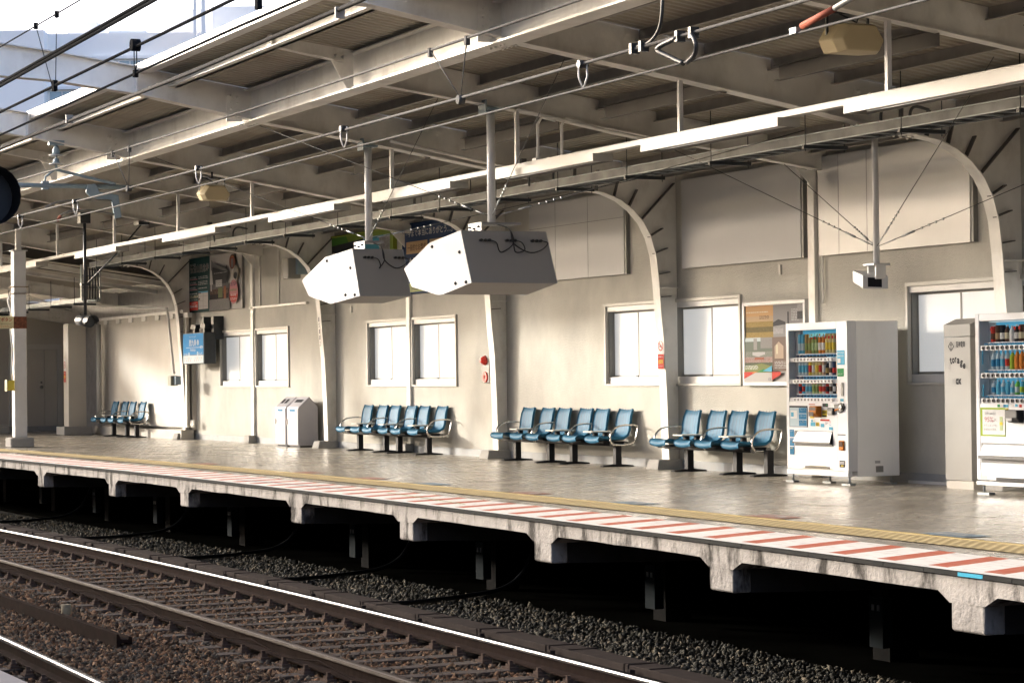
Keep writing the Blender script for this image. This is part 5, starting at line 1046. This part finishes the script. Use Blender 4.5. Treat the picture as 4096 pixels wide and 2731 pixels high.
# security camera on a pole (right)
r=thing('pole_camera','boxy white camera on a grey pole in front of the glossy blank board','camera',(-20.97,-1.7,2.1))
mb=MB(); mb.tube([(-20.97,-1.7,2.38),(-20.97,-1.7,3.78)],.034,14); mb.build('pole',m_white,r)
mb=MB(); mb.box(-21.07,-20.87,-1.8,-1.6,2.36,2.38); mb.box(-21.05,-21.03,-1.76,-1.64,2.22,2.36); mb.box(-20.91,-20.89,-1.76,-1.64,2.22,2.36); mb.build('mount_bracket',m_white,r)
mb=MB(); a=mb.add([(-21.22,-1.83,2.20),(-20.97,-1.87,2.12),(-20.88,-1.62,2.115),(-21.12,-1.58,2.19),(-21.22,-1.83,2.32),(-20.97,-1.87,2.26),(-20.88,-1.62,2.25),(-21.12,-1.58,2.31)])
for f in ((0,3,2,1),(4,5,6,7),(0,1,5,4),(1,2,6,5),(2,3,7,6),(3,0,4,7)): mb.face([a+t for t in f])
mb.build('camera_body',m_white,r,bevel=.005)
mb=MB(); mb.quad((-20.955+.004,-1.822,2.14),(-20.905+.004,-1.683,2.135),(-20.905+.004,-1.683,2.232),(-20.955+.004,-1.822,2.237)); mb.build('lens_window',BLK,r)
# guy wires with turnbuckles
def guy(root,p0,p1,d=.5):
    p0,p1=Vector(p0),Vector(p1); v=(p1-p0); L_=v.length; v.normalize(); w=MB(); w.tube([p0,p1],.0045,5); w.build('guy_wire',m_wire,root)
    t=MB(); s_=.12
    t.tube([p0+v*s_,p0+v*(s_+.14)],.008,6); t.tube([p0+v*(s_+.22),p0+v*(s_+.38)],.012,6)
    for k in range(4): q=p0+v*(s_+.48+.09*k); t.box(q.x-.009,q.x+.009,q.y-.009,q.y+.009,q.z-.011,q.z+.011)
    t.build('turnbuckle',m_galv,root)
for (px,py,pz,tops,lab) in ((-28.48,-4.33,3.02,[(-33.5,-5.6,4.45),(-24.9,-4.9,4.4),(-25.2,-1.2,3.8)],'guy wires holding the smaller monitor pole'),(-24.74,-4.33,3.06,[(-28.4,-5.8,4.40),(-21.1,-5.2,4.35),(-22.0,-1.9,3.85)],'guy wires holding the larger monitor pole'),(-20.97,-1.7,2.55,[(-24.7,-2.3,4.0),(-24.7,-.5,3.75),(-17.3,-2.9,4.0),(-17.3,-.4,3.7)],'four guy wires holding the pole of the white camera')):
    g=thing('guy_wires',lab,'wires',(px,py,pz))
    for q in tops: guy(g,(px,py,pz),q)
# hooded signal lamp on a black pole (left)
r=thing('signal_lamp','black hooded cylinder lamp hanging on a long black pole at the left','lamp',(-41.4,-4.52,2.3))
mb=MB(); mb.tube([(-41.4,-4.52,2.42),(-41.4,-4.52,4.14)],.028,10); mb.box(-41.5,-41.3,-4.62,-4.44,4.02,4.22); mb.tube([(-41.4,-4.5,2.95),(-41.3,-3.95,3.52),(-41.3,-3.52,4.02)],.014,8); mb.box(-41.45,-41.15,-3.62,-3.42,4.0,4.05); mb.box(-41.46,-41.34,-4.6,-4.44,2.93,2.97); mb.build('pole',m_blackm,r)
P=[(-41.72,-4.56,2.33),(-41.68,-4.555,2.33),(-41.5,-4.54,2.32),(-41.22,-4.49,2.30)]
mb=MB(); mb.tube(P,.1,18,rs=[.06,.09,.095,.105]); mb.build('barrel',m_blackm,r)
mb=MB(); n=18; ax=Vector((.99,.12,-.03)).normalized(); c0=Vector(P[-1])
ux=ax.cross(Vector((0,0,1))).normalized(); uz=ux.cross(ax)
ring=[]; ring2=[]
for q in range(n+1):
    a=-.35+(math.pi+.7)*q/n; d_=ux*math.cos(a)*.11+uz*math.sin(a)*.11; ring.append(c0+d_-ax*.05); ring2.append(c0+d_*1.05+ax*(.15 if 1<q<n-1 else .06))
i=mb.add(ring+ring2)
for q in range(n): mb.face((i+q,i+q+1,i+n+2+q,i+n+1+q),0,True)
mb.build('hood',m_blackm,r); mb=MB(); mb.tube([c0+ax*.0,c0+ax*.01],.075,16); mb.build('lens',pc('lens_glass',(.10,.11,.12),.1),r)
# black hood cut by the left edge
r=thing('signal_hood','large round black signal hood cut off by the left picture edge','signal',(-12,-12.85,2.2))
c0=Vector((-11.93,-12.975,2.175)); mb=MB(); 
mb.tube([c0+Vector((-.35,.05,0)),c0+Vector((-.3,.04,0)),c0],.14,24,rs=[.08,.12,.145]); mb.tube([c0+Vector((-.15,.02,.1)),c0+Vector((-.15,.02,2.4))],.03,8); mb.build('signal_body',m_black,r)
mb=MB(); n=24; i=mb.add([c0+Vector((-.02,math.cos(q*2*math.pi/n)*.145,math.sin(q*2*math.pi/n)*.145)) for q in range(n)]+[c0+Vector((.18,math.cos(q*2*math.pi/n)*.15,math.sin(q*2*math.pi/n)*.15)) for q in range(n)])
for q in range(n): mb.face((i+q,i+(q+1)%n,i+n+(q+1)%n,i+n+q),0,True)
mb.build('visor',m_black,r); mb=MB(); mb.tube([c0,c0+Vector((.01,0,0))],.11,20); mb.build('lens',pc('lens_dark',(.012,.013,.014),.7),r)
# beige loudspeakers
m_spk=mat('beige_speaker_plastic',(.46,.38,.23),.5,var=.06)
def speaker(x,y,z,label,s=1.0):
    r=thing('loudspeaker',label,'loudspeaker',(x,y,z),'loudspeakers under the canopy')
    b=MB(); pr=[(-.16,.02),(-.26,-.13),(-.20,-.24),(.20,-.24),(.26,-.13),(.16,.02)]
    a=b.add([(x-.10*s,y+u*s*.9,z+v*s) for u,v in pr]+[(x+.16*s,y+u*s,z+v*s-.02) for u,v in pr]+[(x+.26*s,y+u*s*.8,z+v*s*.85-.04) for u,v in pr]); n=6
    for k in range(2):
        for q in range(n): b.face((a+k*n+q,a+k*n+(q+1)%n,a+(k+1)*n+(q+1)%n,a+(k+1)*n+q))
    b.face([a+q for q in range(n)][::-1]); b.face([a+2*n+q for q in range(n)]); b.build('casing',m_spk,r,bevel=.012)
    b=MB(); b.box(x,x+.02,y-.22*s,y-.20*s,z-.1,z+.10); b.box(x,x+.02,y+.20*s,y+.22*s,z-.1,z+.10); b.box(x-.0,x+.02,y-.22*s,y+.22*s,z+.10,z+.115); b.tube([(x+.01,y,z+.11),(x+.01,y,z+.2)],.015,6); b.tube([(x+.03,y-.1,z+.1),(x+.08,y+.05,z+.02),(x+.03,y+.12,z+.12)],.008,5); b.build('bracket',m_blackm,r)
speaker(-33.85,-4.65,4.10,'small beige loudspeaker box under the canopy left of the monitor poles',.9)
speaker(-17.75,-4.12,4.27,'large beige loudspeaker box under the canopy at the upper right',1.0)
# ------------------------------------------------------------ overhead wires
def wire(name,label,pts,r,m,n=6):
    mb=MB(); mb.tube(pts,r,n); return tag(mb.build(name,m),label,'wire')
wm=thing('catenary_wire','platform track overhead line: stranded top wire, middle wire and contact wire with hangers','overhead line',(-25,-7.2,3.5))
def zmess(x): return 4.16+.0011*(x+24)**2*.45
for (nm_,zf,r,m) in (('top_wire',zmess,.0125,m_wire),('middle_wire',lambda x:3.665+.00028*(x+25)**2,.0135,m_wire),('contact_wire',lambda x:3.475+.0002*(x+25)**2,.009,m_wire)):
    mb=MB(); mb.tube([(x,-7.2,zf(x)) for x in np.arange(-60,-5,2.5)],r,7); mb.build(nm_,m,wm)
mb=MB()
for (xa,xb,xm) in ((-19.75,-18.95,-19.1),(-30.05,-29.3,-29.35),(-41.5,-40.8,-41.1)):
    for x in (xa,xb): mb.tube([(x,-7.2,zmess(x)),(xm,-7.2,3.67)],.006,5); mb.box(x-.02,x+.02,-7.22,-7.18,zmess(x)-.06,zmess(x)+.02)
    mb.tube([(xm,-7.23,3.66),(xm,-7.17,3.66)],.04,10); mb.build('dropper',m_wire,wm); mb=MB()
mb=MB(); mk_=MB()
for x in (-46,-35.0,-31.9,-26.5,-21.9,-16.75,-11.5):
    zc,za=3.475,3.68; mb.tube([(x-.03,-7.22,za+.02),(x-.035,-7.22,za-.10),(x-.01,-7.2,zc+.02)],.008,5); mb.tube([(x+.03,-7.18,za+.02),(x+.035,-7.18,za-.10),(x+.01,-7.2,zc+.02)],.008,5); mk_.tube([(x,-7.24,za),(x,-7.16,za)],.032,10); mb.build('hanger_loop',m_white,wm); mk_.build('hanger_ring',m_black,wm); mb=MB(); mk_=MB()
mb=MB(); mb.hose([(-15.85,-7.2,3.70),(-15.65,-7.2,3.71),(-15.5,-7.2,3.80),(-15.45,-7.2,4.0),(-15.45,-7.2,4.3)],.014,7)
for x in (-15.9,-15.75,-15.2,-15.0): mb.box(x-.02,x+.02,-7.235,-7.165,3.65,3.73)
mb.hose([(-15.2,-7.22,3.68),(-15.45,-7.25,3.63),(-15.3,-7.22,3.55),(-15.15,-7.2,3.49)],.02,7); mb.hose([(-15.0,-7.22,3.68),(-14.9,-7.24,3.6),(-14.95,-7.22,3.53),(-15.1,-7.2,3.49)],.018,7); mb.build('jumper_cable',m_blackm,wm)
# second track lines (dark against the sky)
wl=thing('far_line_wire','black overhead wires crossing the sky at the upper left with ring hangers','overhead line',(-18,-11,3.6))
mb=MB()
for z0,z1,r in ((4.045,4.10,.006),(3.505,3.565,.011),(3.315,3.40,.009)):
    mb.tube([(-48,-11,z0+.05),(-20,-11,z0),(-14,-11,(z0+z1)/2+.02),(-5,-11,z1+.02)],r,7)
for d_ in (0,.028): mb.tube([(-48,-11,3.72+d_),(-20,-11,3.72+d_),(-15.5,-11,3.79+d_),(-5,-11,3.95+d_)],.013,7)
mb.build('wires',m_wirek,wl); mb=MB()
mb.tube([(-18.75,-11,4.06),(-18.25,-11,3.52)],.0035,5); mb.tube([(-18.1,-11,4.07),(-18.15,-11,3.55)],.0035,5); mb.box(-18.22,-18.15,-11.015,-10.985,3.48,3.56)
for x in (-18.75,-18.1): mb.box(x-.015,x+.015,-11.015,-10.985,4.03,4.08)
mb.build('dropper',m_wirek,wl); mb=MB(); mb.tube([(-16.0,-11.03,3.55),(-16.0,-10.97,3.55)],.042,14); mb.tube([(-16.03,-11,3.55),(-16.03,-11,3.42),(-16,-11,3.37)],.004,5); mb.tube([(-15.97,-11,3.55),(-15.97,-11,3.42),(-16,-11,3.37)],.004,5); mb.box(-16.02,-15.98,-11.015,-10.985,3.33,3.38)
mb.build('ring_hanger',m_wirek,wl); mb=MB(); mb.box(-13.47,-13.42,-11.015,-10.985,3.43,3.49); mb.build('clamp',m_wirek,wl)
fd=thing('feeder_cable','thick dark paired feeder cable running in front of the canopy from lower left to top','cable',(-20,-10,3.6))
mb=MB()
for dy,dz in ((0,0),(.03,.022)): mb.tube([(-46,-10+dy,3.66+dz),(-24.3,-10+dy,3.62+dz),(-18,-10+dy,3.63+dz),(-14,-10+dy,3.67+dz),(-5,-10+dy,3.78+dz)],.0135,8)
mb.build('cables',pc('cable_sheath',(.025,.025,.024),.8,spec=.1),fd); mb=MB(); 
for x in (-21.6,-14.75): mb.box(x-.012,x+.012,-10.02,-9.955,3.61,3.685)
mb.build('clamp',m_purlin,fd)
# insulator and arms under girder B
r=thing('insulator_bracket','blue grey bracket arm and white disc insulator hanging from a girder at the left','insulator',(-34,-6.9,4.6))
mb=MB(); mb.tube([(-33.95,-6.93,4.66),(-33.95,-6.93,4.30)],.018,8); mb.box(-33.99,-33.91,-7.04,-6.82,4.63,4.70); mb.tube([(-33.95,-6.93,4.62),(-33.95,-6.93,4.56),(-33.95,-6.93,4.50)],.05,10,rs=[.03,.055,.06]); mb.tube([(-33.95,-6.93,4.44),(-33.95,-6.93,4.38)],.05,10,rs=[.035,.055]); mb.build('cap_and_pin',m_bluegrey,r)
mb=MB()
for z in (4.49,4.365): mb.tube([(-33.95,-6.93,z+.012),(-33.95,-6.93,z),(-33.95,-6.93,z-.012)],.1,18,rs=[.07,.11,.09])
mb.build('insulator_disc',pc('porcelain',(.72,.74,.75),.2),r)
mb=MB(); mb.tube([(-34,-9.2,4.05),(-34,-5.8,4.06)],.035,10); mb.tube([(-33.95,-6.93,4.30),(-34,-7.08,4.18),(-34,-7.08,4.06)],.016,6); mb.box(-34.02,-33.98,-7.13,-7.03,4.0,4.12)
mb.prism([(-6.93,4.27),(-6.93,4.31),(-6.05,4.12),(-6.05,4.08)],'x',-34.01,-33.99); mb.build('arm_pipe',m_bluegrey,r)
mb=MB(); mb.prism([(-6.48,4.08),(-6.36,4.10),(-6.30,3.98),(-6.02,3.94),(-5.98,3.62),(-6.08,3.60),(-6.12,3.84),(-6.42,3.90),(-6.50,3.97)],'x',-33.99,-33.95); mb.build('support_plate',m_bluegrey,r,bevel=.008)
mb=MB(); mb.tube([(-33.97,-6.08,3.66),(-33.8,-6.5,3.70),(-33.6,-6.85,3.66),(-33.4,-7.0,3.60),(-33.3,-7.05,3.57)],.018,7); mb.tube([(-33.97,-6.08,3.86),(-33.9,-6.6,3.86),(-33.7,-7.0,3.80),(-33.6,-7.18,3.72)],.016,7); mb.build('steady_arm',m_alu,r)
mb=MB(); mb.tube([(-33.3,-7.05,3.57),(-33.05,-7.15,3.50)],.022,8); mb.build('red_sleeve',pc('brick_sleeve',(.35,.10,.06)),r)
r=thing('steady_arm_assembly','curved grey steady arm with a brick red sleeve at the top right of the picture','steady arm',(-12.9,-7.1,3.6))
mb=MB(); mb.hose([(-13.16,-7.2,3.60),(-12.98,-7.18,3.64),(-12.78,-7.12,3.67),(-12.6,-7.05,3.66),(-12.4,-6.95,3.60)],.02,8); mb.build('arm_tube',m_alu,r); mb=MB(); mb.tube([(-13.16,-7.2,3.60),(-13.55,-7.2,3.54)],.024,8); mb.build('red_sleeve',PAL['brick_sleeve'],r); mb=MB(); mb.box(-13.68,-13.6,-7.22,-7.18,3.50,3.54); mb.build('clamp',m_galv,r)
# ------------------------------------------------------------ pale buildings beyond
m_bld=mat('pale_tiled_facade',(.99,.96,.91),.6,var=.03,scale=.3); m_bld2=mat('pale_grey_cladding',(.92,.91,.87),.6,var=.03,scale=.3); m_bwin=mat('pale_window_glass',(.38,.48,.50),.15,var=.1,scale=.4)
ANG=math.atan2(math.cos(TH),math.sin(TH))
base=CAM+F0*120; base.z=-1.25
def building(name,label,parts,wins=()):
    r=thing(name,label,'building',(base.x,base.y,-1.25)); r.rotation_euler=(0,0,ANG)
    def put(mb,nm,m,bev=0):
        me=bpy.data.meshes.new(nm); o=bpy.data.objects.new(nm,me); COL.objects.link(o); me.from_pydata(mb.v,[],mb.f); me.materials.append(m); me.update(); o.parent=r; return o
    for nm,m,bxs in parts:
        for q in bxs:
            mb=MB(); mb.box(q[0],q[1],q[2],q[3],q[4]+1.25,q[5]+1.25); put(mb,nm,m)
    for q in wins:
        mb=MB(); n=max(1,int((q[1]-q[0])/.55)); w=(q[1]-q[0])/n
        for k in range(n):
            mb=MB(); mb.box(q[0]+k*w+.05,q[0]+(k+1)*w-.05,q[2]-.06,q[2]+.05,q[3]+1.25,q[4]+1.25); put(mb,'window',m_bwin)
    return r
s_=1/80.6
U=lambda px:(px-2048)*s_
building('tiled_building','pale curved white tiled building with ribbon windows behind the wires at the upper left',[('facade',m_bld,[(U(-900),U(200),-1.0,12,-1,18.6),(U(200),U(880),0,14,-1,18.55)]),('ledge',m_bld2,[(U(180),U(880),-.25,0,15.75,15.9),(U(380),U(700),-.2,0,17.25,17.4)]),('penthouse',m_bld2,[(U(250),U(372),2,6,18.5,19.45),(U(405),U(560),3,7,18.5,19.1),(U(15),U(115),1,4,18.5,18.9)])],[(U(205),U(360),0,14.95,15.65),(U(440),U(620),0,16.75,17.15),(U(215),U(420),0,13.3,14.0)])
building('rooftop_block','pale grey rooftop block with wall lamps standing behind the white building',[('upper_wall',m_bld,[(U(575),U(792),8,20,-1,20.9)]),('side_wall',m_bld2,[(U(792),U(1100),7,20,-1,20.9)]),('lamp',m_bld,[(U(905),U(925),6.8,7,19.9,20.0),(U(938),U(958),6.8,7,19.85,19.95)])])
building('thin_mast','thin pale mast rising behind the white building',[('mast',m_bld2,[(U(361),U(364),10,10.05,18,24)])])
building('pale_tower','tall pale hazy post pair in front of the rooftop block',[('post',m_bld,[(U(817),U(829),-3,-2.8,5,22),(U(848),U(862),-3,-2.8,5,22)])])

# ------------------------------------------------------------ small things
def lit(name,lab,cat,pts,m,z=.016):
    mb=MB(); i=mb.add([(x,y,z+random.uniform(0,.03)) for x,y in pts]+[(x,y,.014) for x,y in pts]); n=len(pts)
    mb.face([i+q for q in range(n)]); 
    for q in range(n): mb.face((i+q,i+(q+1)%n,i+n+(q+1)%n,i+n+q))
    return tag(mb.build(name,m),lab,cat)
def onedge(x,d): return (x,edgeY(x)+d)
lit('crumpled_paper','crumpled white and yellow scrap of paper lying on the tactile strip at the right','litter',[onedge(-14.0,1.62),onedge(-13.85,1.55),onedge(-13.6,1.60),onedge(-13.55,1.70),onedge(-13.8,1.72)],CRM)
lit('paper_scrap','flat grey torn paper at the right end of the tactile strip','litter',[onedge(-13.0,1.62),onedge(-12.7,1.60),onedge(-12.6,1.68),onedge(-12.9,1.70)],LGY)
mb=MB(); ribbon(mb,[-29+.4*i for i in range(9)],lambda x:edgeY(x)+.30+(x+29)*.07,lambda x:edgeY(x)+.325+(x+29)*.07,.009); struct(mb.build('blue_guide_line',pc('line_blue',(.25,.50,.65))))
mb=MB(); ribbon(mb,[-24.6+.4*i for i in range(8)],lambda x:edgeY(x)+.60-(x+24.6)*.09,lambda x:edgeY(x)+.62-(x+24.6)*.09,.009); struct(mb.build('green_guide_line',pc('line_green',(.45,.62,.25))))
mb=MB(); mb.box(-12.58,-12.32,edgeY(-12.45)-.006,edgeY(-12.45)+.002,-.022,.002); struct(mb.build('blue_edge_mark',pc('mark_blue',(.05,.45,.65))))
r=thing('wall_speaker','pale grey box and dark bracket high on the wall left of the green banner','box',(wx(-42.2),-.35,3.4))
mb=MB(); mb.bbox(wx(-42.25),wx(-41.95),-.45,-.20,3.12,3.5,.015); mb.build('casing',m_steel,r); mb=MB(); mb.box(wx(-41.95),wx(-41.85),-.3,-.1,3.2,3.95); mb.build('bracket',m_bluegrey,r)
for k,(x,y,lab) in enumerate(((FX['E']+.4,-1.9,'first pair of clamps and looped conduits above the glossy board'),(FX['A']+.5,-2.3,'pair of clamps and looped conduits above the patched board'),(FX['C']+.4,-2.3,'clamps and looped conduit behind the middle strip lights'))):
    mb=MB()
    for d in (0,.35): mb.hose([(x,y+d,3.70),(x,y+d,3.88),(x-.06,y+d+.1,3.97),(x-.1,y+d+.3,3.95)],.016,7); mb.box(x-.04,x+.04,y+d-.12,y+d-.05,3.95,4.05)
    tag(mb.build('conduit_loops',m_trayweb),lab,'conduit')
